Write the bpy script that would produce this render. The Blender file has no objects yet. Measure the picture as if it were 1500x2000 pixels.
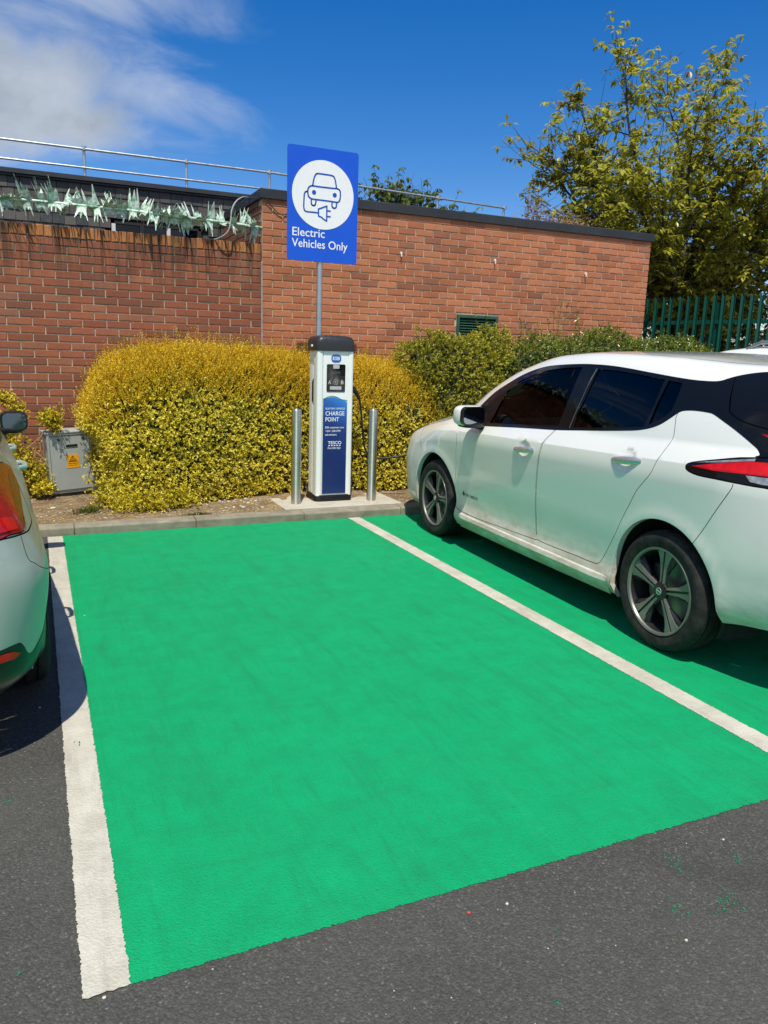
import bpy, bmesh, math, random
import numpy as np
from mathutils import Vector, Matrix
from mathutils.geometry import delaunay_2d_cdt

# ------------------------------------------------------------------ camera, sky, sun, exposure
scn = bpy.context.scene
col = scn.collection
CAM_H = 1.55
cam_data = bpy.data.cameras.new('camera')
cam_data.sensor_fit = 'VERTICAL'
cam_data.sensor_height = 32.0
cam_data.lens = 1501.0 / 2000.0 * 32.0
cam_data.clip_start = 0.05
cam_data.clip_end = 2000
cam = bpy.data.objects.new('camera', cam_data)
col.objects.link(cam)
cam.matrix_world = Matrix(((0.91270, 0.05531, -0.40486, 0.0), (-0.40746, 0.19779, -0.89155, 0.0),
                           (0.03076, 0.97868, 0.20306, CAM_H), (0, 0, 0, 1)))
scn.camera = cam

SUN_VEC = Vector((-0.20, -0.45, 1.0)).normalized()
SUN_EL = math.asin(SUN_VEC.z)
SUN_AZ = math.atan2(SUN_VEC.x, SUN_VEC.y)
world = bpy.data.worlds.new('World')
scn.world = world
world.use_nodes = True
wn, wl = world.node_tree.nodes, world.node_tree.links
wn.clear()


def wnode(t, **kw):
    n = wn.new(t)
    for k, v in kw.items():
        setattr(n, k, v)
    return n


def wmath(op, a, b=None, c=None, clamp=False):
    n = wn.new('ShaderNodeMath')
    n.operation = op
    n.use_clamp = clamp
    for i, x in enumerate((a, b, c)):
        if x is None:
            continue
        if isinstance(x, (int, float)):
            n.inputs[i].default_value = x
        else:
            wl.new(x, n.inputs[i])
    return n.outputs[0]


sky = wnode('ShaderNodeTexSky', sky_type='NISHITA', sun_disc=False)
sky.sun_elevation = SUN_EL
sky.sun_rotation = SUN_AZ
sky.altitude = 300
sky.air_density = 1.0
sky.dust_density = 0.2
sky.ozone_density = 3.0
hs = wnode('ShaderNodeHueSaturation')
hs.inputs['Saturation'].default_value = 1.44
hs.inputs['Value'].default_value = 0.80
tint = wnode('ShaderNodeMix', data_type='RGBA', blend_type='MULTIPLY')
tint.inputs[0].default_value = 1.0
tint.inputs[7].default_value = (1.0, 0.93, 1.0, 1)
wl.new(sky.outputs[0], tint.inputs[6])
wl.new(tint.outputs[2], hs.inputs['Color'])
tc = wnode('ShaderNodeTexCoord')
sep = wnode('ShaderNodeSeparateXYZ')
wl.new(tc.outputs['Generated'], sep.inputs[0])
den = wmath('MAXIMUM', wmath('ADD', sep.outputs[2], 0.12), 0.05)
comb = wnode('ShaderNodeCombineXYZ')
wl.new(wmath('DIVIDE', sep.outputs[0], den), comb.inputs[0])
wl.new(wmath('DIVIDE', sep.outputs[1], den), comb.inputs[1])


def wnoise(scale, detail, rough, off=(0, 0, 0), sc=(1, 1, 1), dist=0.0, vec=None):
    mp = wnode('ShaderNodeMapping')
    mp.inputs['Location'].default_value = off
    mp.inputs['Scale'].default_value = sc
    wl.new(vec or comb.outputs[0], mp.inputs['Vector'])
    n = wnode('ShaderNodeTexNoise')
    n.inputs['Scale'].default_value = scale
    n.inputs['Detail'].default_value = detail
    n.inputs['Roughness'].default_value = rough
    n.inputs['Distortion'].default_value = dist
    wl.new(mp.outputs[0], n.inputs['Vector'])
    return n.outputs[0]


# one big cumulus bank up and to the left of the view, wisps trailing from it, unseen banks added round the sky to lift the blue shade
def bank(cx, cy, rx, ry, rot=0.0):
    mp = wnode('ShaderNodeMapping', vector_type='TEXTURE')
    mp.inputs['Location'].default_value = (cx, cy, 0)
    mp.inputs['Rotation'].default_value = (0, 0, rot)
    mp.inputs['Scale'].default_value = (rx, ry, 1)
    wl.new(comb.outputs[0], mp.inputs['Vector'])
    ln = wnode('ShaderNodeVectorMath', operation='LENGTH')
    wl.new(mp.outputs[0], ln.inputs[0])
    return wmath('SUBTRACT', 1.0, ln.outputs['Value'])


BANKS = [(-0.30, 2.50, 0.78, 0.80, 0.0), (-2.7, 1.5, 1.8, 1.4, 0.3), (-2.1, -1.3, 1.7, 1.7, 0.0), (2.9, -1.2, 1.7, 1.6, 0.4), (0.6, -3.2, 2.6, 1.8, 0.0), (-1.2, 0.1, 0.8, 0.7, 0.4), (1.0, -0.9, 0.6, 0.5, 0.0), (-0.9, -3.0, 1.8, 1.4, 0.2), (2.6, 0.0, 1.0, 1.0, 0.0), (0.1, -1.5, 0.8, 0.5, 0.0)]
WISPS = [(0.18, 2.40, 0.55, 0.26, 0.25), (0.15, 1.92, 0.42, 0.20, 0.1)]
cov = None
for b in BANKS:
    m = wmath('MAXIMUM', bank(*b), -0.6)
    cov = m if cov is None else wmath('MAXIMUM', cov, m)
cov2 = cov
for b in WISPS:
    cov2 = wmath('MAXIMUM', cov2, wmath('MAXIMUM', bank(*b), -0.6))
n1 = wnoise(4.2, 10, 0.56, (1.1, 0.7, 2.4), (1, 1, 1.5), 0.4, tc.outputs['Generated'])
dens = wmath('ADD', wmath('MULTIPLY', cov, 0.9), wmath('MULTIPLY', wmath('SUBTRACT', n1, 0.5), 2.3))
mr = wnode('ShaderNodeMapRange', interpolation_type='SMOOTHSTEP')
wl.new(dens, mr.inputs['Value'])
mr.inputs['From Min'].default_value = 0.02
mr.inputs['From Max'].default_value = 0.62
mr.inputs['To Max'].default_value = 0.93
# thin streaks
n2 = wnoise(3.2, 10, 0.62, (0.3, 4.2, 1.0), (1.0, 1.0, 3.4), 1.0, tc.outputs['Generated'])
mr2 = wnode('ShaderNodeMapRange', interpolation_type='SMOOTHSTEP')
wl.new(wmath('ADD', wmath('MULTIPLY', cov2, 0.42), n2), mr2.inputs['Value'])
mr2.inputs['From Min'].default_value = 0.46
mr2.inputs['From Max'].default_value = 0.95
mr2.inputs['To Max'].default_value = 0.55
fac = wmath('MAXIMUM', mr.outputs[0], mr2.outputs[0])
# thick middle of a cloud is greyer, its fringe whiter
mr3 = wnode('ShaderNodeMapRange')
wl.new(wmath('ADD', dens, wmath('MULTIPLY', wmath('SUBTRACT', wnoise(5.0, 8, 0.58, (4, 2, 1), (1, 1, 1.3), 0.3, tc.outputs['Generated']), 0.5), 1.5)), mr3.inputs['Value'])
mr3.inputs['From Min'].default_value = 0.12
mr3.inputs['From Max'].default_value = 0.95
cr = wnode('ShaderNodeMix', data_type='RGBA')
wl.new(mr3.outputs[0], cr.inputs['Factor'])
cr.inputs['A'].default_value = (4.1, 4.4, 4.8, 1)
cr.inputs['B'].default_value = (1.2, 1.55, 2.0, 1)
# forward scatter: clouds nearer the sun brightened, so unseen banks fill the shade
sd = wnode('ShaderNodeVectorMath', operation='DOT_PRODUCT')
wl.new(tc.outputs['Generated'], sd.inputs[0])
sd.inputs[1].default_value = SUN_VEC
fwd = wmath('ADD', 1.0, wmath('MULTIPLY', wmath('POWER', wmath('MAXIMUM', sd.outputs['Value'], 0.0), 2.0), 1.6))
litc = wnode('ShaderNodeVectorMath', operation='SCALE')
wl.new(cr.outputs['Result'], litc.inputs[0])
wl.new(fwd, litc.inputs['Scale'])
mix = wnode('ShaderNodeMix', data_type='RGBA')
wl.new(fac, mix.inputs['Factor'])
wl.new(hs.outputs[0], mix.inputs['A'])
wl.new(litc.outputs[0], mix.inputs['B'])
bg = wnode('ShaderNodeBackground')
bg.inputs['Strength'].default_value = 0.15
wl.new(mix.outputs['Result'], bg.inputs['Color'])
wo = wnode('ShaderNodeOutputWorld')
wl.new(bg.outputs[0], wo.inputs[0])

sun_data = bpy.data.lights.new('sun', 'SUN')
sun_data.energy = 5.0
sun_data.angle = math.radians(0.53)
sun_data.color = (1.0, 0.955, 0.80)
sun = bpy.data.objects.new('sun', sun_data)
sun.rotation_euler = SUN_VEC.to_track_quat('Z', 'Y').to_euler()
sun.location = (0, 0, 30)
col.objects.link(sun)

scn.render.engine = 'CYCLES'
scn.view_settings.view_transform = 'Standard'
scn.view_settings.look = 'None'
scn.view_settings.exposure = 0.12
scn.view_settings.gamma = 1.0
scn.cycles.max_bounces = 8
scn.cycles.transparent_max_bounces = 12
scn.cycles.use_denoising = True

rnd = random.Random(7)
rng = np.random.default_rng(11)

# ------------------------------------------------------------------ helpers: materials
class NT:
    def __init__(s, name):
        s.m = bpy.data.materials.new(name)
        s.m.use_nodes = True
        s.t = s.m.node_tree
        s.n, s.l = s.t.nodes, s.t.links
        s.n.clear()
        s.out = s.n.new('ShaderNodeOutputMaterial')
        s.tc = None

    def node(s, t, ins=None, **kw):
        n = s.n.new(t)
        for k, v in kw.items():
            setattr(n, k, v)
        for k, v in (ins or {}).items():
            s.put(n.inputs[k], v)
        return n

    def put(s, sock, v):
        if isinstance(v, bpy.types.NodeSocket):
            s.l.new(v, sock)
        elif isinstance(v, (tuple, list)) and sock.type == 'RGBA' and len(v) == 3:
            sock.default_value = (*v, 1)
        else:
            sock.default_value = v

    def coord(s, kind='Object'):
        if kind == 'World':
            return s.node('ShaderNodeNewGeometry').outputs['Position']
        if s.tc is None:
            s.tc = s.node('ShaderNodeTexCoord')
        return s.tc.outputs[kind]

    def mapped(s, vec, scale=(1, 1, 1), loc=(0, 0, 0), rot=(0, 0, 0)):
        return s.node('ShaderNodeMapping', {'Vector': vec, 'Scale': scale, 'Location': loc, 'Rotation': rot}).outputs[0]

    def noise(s, vec, scale, detail=4, rough=0.55, dist=0.0):
        return s.node('ShaderNodeTexNoise', {'Vector': vec, 'Scale': scale, 'Detail': detail, 'Roughness': rough, 'Distortion': dist}).outputs[0]

    def voronoi(s, vec, scale, feature='F1', out='Distance'):
        return s.node('ShaderNodeTexVoronoi', {'Vector': vec, 'Scale': scale}, feature=feature).outputs[out]

    def math(s, op, a, b=0.0, clamp=False):
        return s.node('ShaderNodeMath', {0: a, 1: b}, operation=op, use_clamp=clamp).outputs[0]

    def rng(s, v, a, b, c=0.0, d=1.0):
        return s.node('ShaderNodeMapRange', {'Value': v, 'From Min': a, 'From Max': b, 'To Min': c, 'To Max': d}, interpolation_type='SMOOTHSTEP').outputs[0]

    def ramp(s, v, stops, interp='LINEAR'):
        r = s.node('ShaderNodeValToRGB', {'Fac': v})
        cr_ = r.color_ramp
        cr_.interpolation = interp
        while len(cr_.elements) < len(stops):
            cr_.elements.new(0.5)
        for e, (p, c) in zip(cr_.elements, stops):
            e.position = p
            e.color = (*c, 1)
        return r.outputs[0]

    def mix(s, f, a, b, blend='MIX'):
        return s.node('ShaderNodeMix', {'Factor': f, 'A': a, 'B': b}, data_type='RGBA', blend_type=blend).outputs['Result'] if False else s._mix(f, a, b, blend)

    def _mix(s, f, a, b, blend):
        n = s.n.new('ShaderNodeMix')
        n.data_type = 'RGBA'
        n.blend_type = blend
        s.put(n.inputs[0], f)
        s.put(n.inputs[6], a)
        s.put(n.inputs[7], b)
        return n.outputs[2]

    def bump(s, h, strength=0.3, dist=0.01, normal=None):
        n = s.node('ShaderNodeBump', {'Height': h, 'Strength': strength, 'Distance': dist})
        if normal is not None:
            s.l.new(normal, n.inputs['Normal'])
        return n.outputs[0]

    def bsdf(s, color, rough=0.5, metal=0.0, normal=None, spec=0.5, coat=0.0, **kw):
        b = s.node('ShaderNodeBsdfPrincipled')
        s.put(b.inputs['Base Color'], color)
        s.put(b.inputs['Roughness'], rough)
        s.put(b.inputs['Metallic'], metal)
        s.put(b.inputs['Specular IOR Level'], spec)
        s.put(b.inputs['Coat Weight'], coat)
        b.inputs['Coat Roughness'].default_value = 0.04
        for k, v in kw.items():
            s.put(b.inputs[k.replace('_', ' ')], v)
        if normal is not None:
            s.l.new(normal, b.inputs['Normal'])
        return b.outputs[0]

    def done(s, sh):
        s.l.new(sh, s.out.inputs['Surface'])
        return s.m


def simple(name, c, rough=0.5, metal=0.0, var=0.12, nscale=14, bump=0.0, bscale=60, coat=0.0, spec=0.5, coords='Object'):
    t = NT(name)
    v = t.coord(coords)
    n = t.noise(v, nscale, 5, 0.6)
    a = tuple(x * (1 - var) for x in c)
    b = tuple(min(1, x * (1 + var)) for x in c)
    colr = t.ramp(n, [(0.3, a), (0.7, b)])
    nm = t.bump(t.noise(v, bscale, 3, 0.6), bump, 0.01) if bump else None
    r = t.rng(t.noise(v, nscale * 2.3, 3), 0.3, 0.7, max(0, rough - 0.06), min(1, rough + 0.06))
    return t.done(t.bsdf(colr, r, metal, nm, spec, coat))


def car_paint(name, c, rough=0.32, metal=0.0, coat=1.0, dirt=True):
    """paint outside, dark trim inside; road dirt along the sills"""
    t = NT(name)
    v = t.coord('Object')
    n = t.noise(v, 3.0, 3, 0.5)
    base = t.mix(n, tuple(x * 0.97 for x in c), c)
    z = t.node('ShaderNodeSeparateXYZ', {0: v}).outputs[2]
    nd = t.noise(t.mapped(v, (3, 3, 9)), 2.0, 7, 0.7)
    d = t.math('MULTIPLY', t.rng(t.math('ADD', z, t.math('MULTIPLY', nd, -0.28)), 0.36, 0.06, 0, 1), t.rng(nd, 0.3, 0.65, 0.25, 0.8))
    if dirt:
        base = t.mix(d, base, (0.28, 0.23, 0.16))
    if dirt:
        film = t.math('MULTIPLY', t.rng(t.math('ADD', z, t.math('MULTIPLY', nd, -0.25)), 0.72, 0.12, 0, 0.34), t.rng(t.noise(v, 5, 6, 0.7), 0.25, 0.7, 0.6, 1.0))
        base = t.mix(film, base, (0.30, 0.27, 0.20))
    ro = t.math('ADD', rough, t.math('MULTIPLY', d, 0.45))
    geo = t.node('ShaderNodeNewGeometry')
    pa = t.bsdf(base, ro, metal, None, 0.5, t.math('SUBTRACT', coat, t.math('MULTIPLY', d, 0.9), True))
    inn = t.bsdf((0.012, 0.012, 0.013), 0.8)
    mx = t.node('ShaderNodeMixShader', {0: geo.outputs['Backfacing'], 1: pa, 2: inn})
    return t.done(mx.outputs[0])


def glass_mat(name, tint, ior=1.5):
    t = NT(name)
    fr = t.node('ShaderNodeFresnel', {'IOR': ior}).outputs[0]
    tr = t.node('ShaderNodeBsdfTransparent', {'Color': tint}).outputs[0]
    gl = t.node('ShaderNodeBsdfGlossy', {'Color': (1, 1, 1), 'Roughness': 0.015}).outputs[0]
    return t.done(t.node('ShaderNodeMixShader', {0: fr, 1: tr, 2: gl}).outputs[0])


def leaf_mat(name, stops, transl=0.35, rough=0.45, spec=0.35, patch=None):
    t = NT(name)
    a = t.node('ShaderNodeAttribute', attribute_name='tint').outputs['Fac']
    if patch:
        p = t.noise(t.coord('Object'), patch[0], 3, 0.5)
        a = t.math('ADD', a, t.math('MULTIPLY', t.math('SUBTRACT', p, 0.5), patch[1]), True)
    c = t.ramp(a, stops)
    b = t.bsdf(c, rough, 0, None, spec)
    tr = t.node('ShaderNodeBsdfTranslucent', {'Color': c}).outputs[0]
    return t.done(t.node('ShaderNodeMixShader', {0: transl, 1: b, 2: tr}).outputs[0])


# ------------------------------------------------------------------ helpers: objects
def tag(o, label=None, cat=None, group=None, kind=None):
    if label:
        o['label'] = label
    if cat:
        o['category'] = cat
    if group:
        o['group'] = group
    if kind:
        o['kind'] = kind
    return o


def empty(name, loc=(0, 0, 0), rz=0.0, parent=None):
    o = bpy.data.objects.new(name, None)
    o.empty_display_size = 0.1
    col.objects.link(o)
    o.location = loc
    o.rotation_euler = (0, 0, rz)
    o.parent = parent
    return o


def link(name, me, parent=None, loc=None, rot=None):
    o = bpy.data.objects.new(name, me)
    col.objects.link(o)
    o.parent = parent
    if loc is not None:
        o.location = loc
    if rot is not None:
        o.rotation_euler = rot
    return o


def fastmesh(name, V, F, mat=None, smooth=False, attr=None, normals=None, mat_idx=None):
    V = np.asarray(V, np.float32).reshape(-1, 3)
    F = np.asarray(F, np.int32)
    k = F.shape[1]
    me = bpy.data.meshes.new(name)
    me.vertices.add(len(V))
    me.vertices.foreach_set('co', V.ravel())
    me.loops.add(F.size)
    me.loops.foreach_set('vertex_index', F.ravel())
    me.polygons.add(len(F))
    me.polygons.foreach_set('loop_start', np.arange(0, F.size, k, dtype=np.int32))
    me.polygons.foreach_set('loop_total', np.full(len(F), k, np.int32))
    me.update(calc_edges=True)
    if attr is not None:
        a = me.attributes.new('tint', 'FLOAT', 'POINT')
        a.data.foreach_set('value', np.asarray(attr, np.float32))
    if smooth or normals is not None:
        me.polygons.foreach_set('use_smooth', np.ones(len(F), bool))
    if normals is not None:
        me.normals_split_custom_set_from_vertices(np.asarray(normals, np.float32).tolist())
    if mat:
        me.materials.append(mat)
    return me


class MB:
    """collects simple solids into one mesh"""
    def __init__(s):
        s.v, s.f = [], []

    def add(s, vs, fs):
        n = len(s.v)
        s.v += [tuple(map(float, p)) for p in vs]
        s.f += [tuple(i + n for i in f) for f in fs]
        return s

    def box(s, c, d, M=None):
        x, y, z = (k / 2 for k in d)
        vs = [Vector((sx * x, sy * y, sz * z)) for sz in (-1, 1) for sy in (-1, 1) for sx in (-1, 1)]
        if M is not None:
            vs = [M @ p for p in vs]
        vs = [p + Vector(c) for p in vs]
        return s.add(vs, [(0, 2, 3, 1), (4, 5, 7, 6), (0, 1, 5, 4), (1, 3, 7, 5), (3, 2, 6, 7), (2, 0, 4, 6)])

    def box2(s, a, b):
        return s.box([(p + q) / 2 for p, q in zip(a, b)], [abs(q - p) for p, q in zip(a, b)])

    def tube(s, pts, r, n=8, caps=True):
        pts = [Vector(p) for p in pts]
        rs = r if isinstance(r, (list, tuple)) else [r] * len(pts)
        up = None
        base = len(s.v)
        for i, p in enumerate(pts):
            d = (pts[min(i + 1, len(pts) - 1)] - pts[max(i - 1, 0)]).normalized()
            if up is None:
                up = Vector((0, 0, 1)) if abs(d.z) < 0.9 else Vector((1, 0, 0))
            a = d.cross(up).normalized()
            b = a.cross(d).normalized()
            up = b
            for k in range(n):
                t = 2 * math.pi * k / n
                s.v.append(tuple(p + a * math.cos(t) * rs[i] + b * math.sin(t) * rs[i]))
        for i in range(len(pts) - 1):
            for k in range(n):
                a0 = base + i * n + k
                a1 = base + i * n + (k + 1) % n
                s.f.append((a0, a1, a1 + n, a0 + n))
        if caps:
            s.f.append(tuple(base + k for k in range(n))[::-1])
            s.f.append(tuple(base + (len(pts) - 1) * n + k for k in range(n)))
        return s

    def lathe(s, prof, n=24, axis='z', c=(0, 0, 0)):
        """prof: (r, h) list, revolved; closed where r == 0"""
        base = len(s.v)
        for r, h in prof:
            for k in range(n):
                t = 2 * math.pi * k / n
                p = (r * math.cos(t), r * math.sin(t), h)
                if axis == 'x':
                    p = (h, r * math.cos(t), r * math.sin(t))
                s.v.append((p[0] + c[0], p[1] + c[1], p[2] + c[2]))
        for i in range(len(prof) - 1):
            for k in range(n):
                a0 = base + i * n + k
                a1 = base + i * n + (k + 1) % n
                s.f.append((a0, a1, a1 + n, a0 + n))
        return s

    def prism(s, poly, y0, y1, plane='xz'):
        """polygon in a plane, extruded between y0 and y1 along the third axis"""
        n = len(poly)
        def P(p, h):
            return (p[0], h, p[1]) if plane == 'xz' else ((p[0], p[1], h) if plane == 'xy' else (h, p[0], p[1]))
        b = len(s.v)
        s.v += [P(p, y0) for p in poly] + [P(p, y1) for p in poly]
        s.f.append(tuple(range(b, b + n)))
        s.f.append(tuple(range(b + 2 * n - 1, b + n - 1, -1)))
        for i in range(n):
            j = (i + 1) % n
            s.f.append((b + i, b + n + i, b + n + j, b + j))
        return s

    def superq(s, c, d, e=0.5, n=20, m=12, M=None):
        """rounded block (superellipsoid)"""
        base = len(s.v)
        def pw(a):
            return math.copysign(abs(a) ** e, a)
        for i in range(m + 1):
            ph = -math.pi / 2 + math.pi * i / m
            for k in range(n):
                th = 2 * math.pi * k / n
                p = Vector((d[0] / 2 * pw(math.cos(ph)) * pw(math.cos(th)), d[1] / 2 * pw(math.cos(ph)) * pw(math.sin(th)), d[2] / 2 * pw(math.sin(ph))))
                if M is not None:
                    p = M @ p
                s.v.append(tuple(p + Vector(c)))
        for i in range(m):
            for k in range(n):
                a0 = base + i * n + k
                a1 = base + i * n + (k + 1) % n
                s.f.append((a0, a1, a1 + n, a0 + n))
        return s

    def mesh(s, name, mat=None, smooth=False, bevel=0.0, seg=1, fix=True):
        me = bpy.data.meshes.new(name)
        me.from_pydata(s.v, [], s.f)
        if bevel or fix:
            bm = bmesh.new()
            bm.from_mesh(me)
            bmesh.ops.remove_doubles(bm, verts=bm.verts, dist=1e-6)
            bmesh.ops.recalc_face_normals(bm, faces=bm.faces)
            if bevel:
                ed = [e for e in bm.edges if len(e.link_faces) == 2 and e.calc_face_angle(0) > 0.6]
                bmesh.ops.bevel(bm, geom=ed, offset=bevel, segments=seg, affect='EDGES', clamp_overlap=True)
            bm.to_mesh(me)
            bm.free()
        if smooth:
            me.polygons.foreach_set('use_smooth', np.ones(len(me.polygons), bool))
            try:
                me.set_sharp_from_angle(angle=math.radians(38))
            except Exception:
                pass
        if mat:
            me.materials.append(mat)
        return me

    def obj(s, name, mat, parent=None, loc=None, rot=None, **kw):
        return link(name, s.mesh(name, mat, **kw), parent, loc, rot)


def rrect(w, h, r, n=5, cx=0, cz=0):
    pts = []
    for sx, sz, a0 in ((1, 1, 0), (-1, 1, 90), (-1, -1, 180), (1, -1, 270)):
        for k in range(n + 1):
            a = math.radians(a0 + 90 * k / n)
            pts.append((cx + sx * (w / 2 - r) + r * math.cos(a), cz + sz * (h / 2 - r) + r * math.sin(a)))
    return pts


_fonts = {}
def text_vf(body, bold=0.0, spacing=1.0, shear=0.0):
    """flat text as vertices in the unit of its font size, plus faces"""
    cu = bpy.data.curves.new('txt', 'FONT')
    cu.body = body
    cu.offset = bold
    cu.space_character = spacing
    cu.shear = shear
    cu.resolution_u = 3
    cu.fill_mode = 'FRONT'
    o = bpy.data.objects.new('txt', cu)
    col.objects.link(o)
    dg = bpy.context.evaluated_depsgraph_get()
    me = bpy.data.meshes.new_from_object(o.evaluated_get(dg))
    V = np.array([v.co[:2] for v in me.vertices])
    F = [tuple(p.vertices) for p in me.polygons]
    bpy.data.objects.remove(o)
    bpy.data.curves.remove(cu)
    bpy.data.meshes.remove(me)
    return V, F


def text_obj(name, body, x, z, w, h, y, mat, parent, bold=0.0, depth=0.0012, shear=0.0):
    """text in the XZ plane facing -Y: box from (x, z) w wide, cap height h"""
    V, F = text_vf(body, bold, shear=shear)
    Vc, _ = text_vf('H', bold)
    sx = w / (V[:, 0].max() - V[:, 0].min())
    sz = h / (Vc[:, 1].max() - Vc[:, 1].min())
    x0 = V[:, 0].min()
    n = len(V)
    P = [(x + (a - x0) * sx, y, z + b * sz) for a, b in V]
    me = bpy.data.meshes.new(name)
    me.from_pydata(P, [], F)
    me.materials.append(mat)
    o = link(name, me, parent)
    so = o.modifiers.new('solid', 'SOLIDIFY')
    so.thickness = depth
    so.offset = 0
    return o


def stroke(mb, pts, w, y0, y1, closed=False, curve=True):
    """a line of even width in the XZ plane as joined quads with round ends"""
    pts = [Vector(p) for p in pts]
    if closed:
        pts = pts + [pts[0]]
    for a, b in zip(pts, pts[1:]):
        d = (b - a)
        if d.length < 1e-6:
            continue
        t = d.normalized()
        n = Vector((-t.y, t.x)) * w / 2
        mb.prism([tuple(a + n), tuple(b + n), tuple(b - n), tuple(a - n)], y0, y1)
    for k, p in enumerate(pts):
        if k == len(pts) - 1 and closed:
            break
        mb.prism([(p.x + w / 2 * math.cos(i * math.pi / 5), p.y + w / 2 * math.sin(i * math.pi / 5)) for i in range(10)], y0 - 0.00008, y1)


def catmull(pts, sub=4, closed=False):
    P = [np.array(p, float) for p in pts]
    n = len(P)
    out = []
    for i in range(n if closed else n - 1):
        p0 = P[(i - 1) % n] if (closed or i > 0) else 2 * P[0] - P[1]
        p1, p2 = P[i % n], P[(i + 1) % n]
        p3 = P[(i + 2) % n] if (closed or i + 2 < n) else 2 * P[-1] - P[-2]
        for k in range(sub):
            t = k / sub
            out.append(0.5 * ((2 * p1) + (p2 - p0) * t + (2 * p0 - 5 * p1 + 4 * p2 - p3) * t * t + (3 * p1 - p0 - 3 * p2 + p3) * t ** 3))
    if not closed:
        out.append(P[-1])
    return [tuple(p) for p in out]

# ------------------------------------------------------------------ materials of the place
def m_asphalt():
    t = NT('asphalt')
    v = t.coord('World')
    big = t.noise(v, 0.7, 4, 0.6)
    vo = t.node('ShaderNodeTexVoronoi', {'Vector': v, 'Scale': 150.0, 'Randomness': 1.0})
    stone = t.node('ShaderNodeSeparateColor', {0: vo.outputs['Color']}).outputs[0]
    fine = t.noise(v, 320, 3, 0.7)
    c = t.ramp(stone, [(0.0, (0.046, 0.045, 0.041)), (0.6, (0.070, 0.069, 0.063)), (0.96, (0.096, 0.094, 0.085)), (1.0, (0.16, 0.155, 0.135))])
    c = t.mix(t.rng(vo.outputs['Distance'], 0.3, 0.8, 0, 0.5), c, (0.040, 0.040, 0.038))
    c = t.mix(t.rng(big, 0.3, 0.72, 0.0, 0.3), c, (0.11, 0.107, 0.098))
    st = t.noise(v, 1.6, 6, 0.65, 0.5)
    c = t.mix(t.rng(st, 0.52, 0.72, 0, 0.45), c, (0.034, 0.032, 0.030))
    spk = t.voronoi(v, 24)
    c = t.mix(t.rng(spk, 0.050, 0.035, 0, 0.55), c, (0.36, 0.34, 0.30))
    h = t.math('ADD', t.math('MULTIPLY', vo.outputs['Distance'], -1.0), t.math('MULTIPLY', fine, 0.4))
    return t.done(t.bsdf(c, 0.85, 0, t.bump(h, 0.7, 0.005), 0.25))


def m_green():
    t = NT('green_bay_paint')
    v = t.coord('World')
    big = t.noise(t.mapped(v, (1, 1, 1), (3, 1, 0)), 0.9, 5, 0.6, 0.4)
    # tyre scuffs: long thin marks that run along the bay
    sw = t.noise(t.mapped(v, (2.6, 0.5, 1), (0, 0, 0), (0, 0, 0.25)), 2.0, 8, 0.66, 1.4)
    sw2 = t.noise(t.mapped(v, (0.7, 3.2, 1), (9, 0, 0), (0, 0, 0.7)), 2.0, 8, 0.68, 1.2)
    grit = t.noise(v, 170, 4, 0.75)
    c = t.mix(big, (0.004, 0.298, 0.112), (0.005, 0.342, 0.137))
    c = t.mix(t.rng(sw, 0.46, 0.76, 0, 0.46), c, (0.012, 0.190, 0.080))
    c = t.mix(t.rng(sw2, 0.48, 0.78, 0, 0.34), c, (0.012, 0.20, 0.085))
    fs = t.noise(t.mapped(v, (11, 0.9, 1), (2, 0, 0), (0, 0, 0.42)), 2.2, 7, 0.7, 0.8)
    c = t.mix(t.rng(fs, 0.50, 0.74, 0, 0.40), c, (0.010, 0.185, 0.080))
    fs2 = t.noise(t.mapped(v, (9, 0.8, 1), (5, 0, 0), (0, 0, -0.25)), 2.0, 7, 0.7, 0.6)
    c = t.mix(t.rng(fs2, 0.56, 0.78, 0, 0.35), c, (0.03, 0.40, 0.19))
    mott = t.noise(v, 7, 6, 0.7)
    c = t.mix(t.rng(mott, 0.35, 0.72, 0, 0.42), c, (0.008, 0.205, 0.084))
    c = t.mix(t.rng(grit, 0.50, 0.70, 0, 0.55), c, (0.008, 0.150, 0.062))
    dots = t.voronoi(v, 9)
    c = t.mix(t.rng(dots, 0.040, 0.03, 0, 0.8), c, (0.09, 0.16, 0.11))
    vo = t.voronoi(v, 140)
    h = t.math('ADD', t.math('MULTIPLY', vo, -0.8), t.math('MULTIPLY', t.noise(t.mapped(v, (1, 2.2, 1)), 85, 4, 0.65), 1.0))
    r = t.rng(t.noise(v, 2.0, 4, 0.6), 0.3, 0.7, 0.5, 0.68)
    return t.done(t.bsdf(c, r, 0, t.bump(h, 0.5, 0.005), 0.12))


def m_line():
    t = NT('white_line_paint')
    v = t.coord('World')
    n = t.noise(v, 5, 6, 0.7)
    g = t.noise(v, 190, 3, 0.7)
    st = t.noise(t.mapped(v, (8, 0.9, 1)), 2.2, 5, 0.65)
    c = t.mix(t.rng(n, 0.3, 0.7), (0.40, 0.375, 0.315), (0.53, 0.505, 0.435))
    c = t.mix(t.rng(g, 0.55, 0.76, 0, 0.5), c, (0.27, 0.25, 0.215))
    c = t.mix(t.rng(st, 0.50, 0.76, 0, 0.6), c, (0.27, 0.25, 0.215))
    h = t.math('ADD', t.math('MULTIPLY', t.voronoi(v, 110), -0.8), t.noise(v, 90, 3))
    return t.done(t.bsdf(c, 0.75, 0, t.bump(h, 0.5, 0.005), 0.3))


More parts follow.
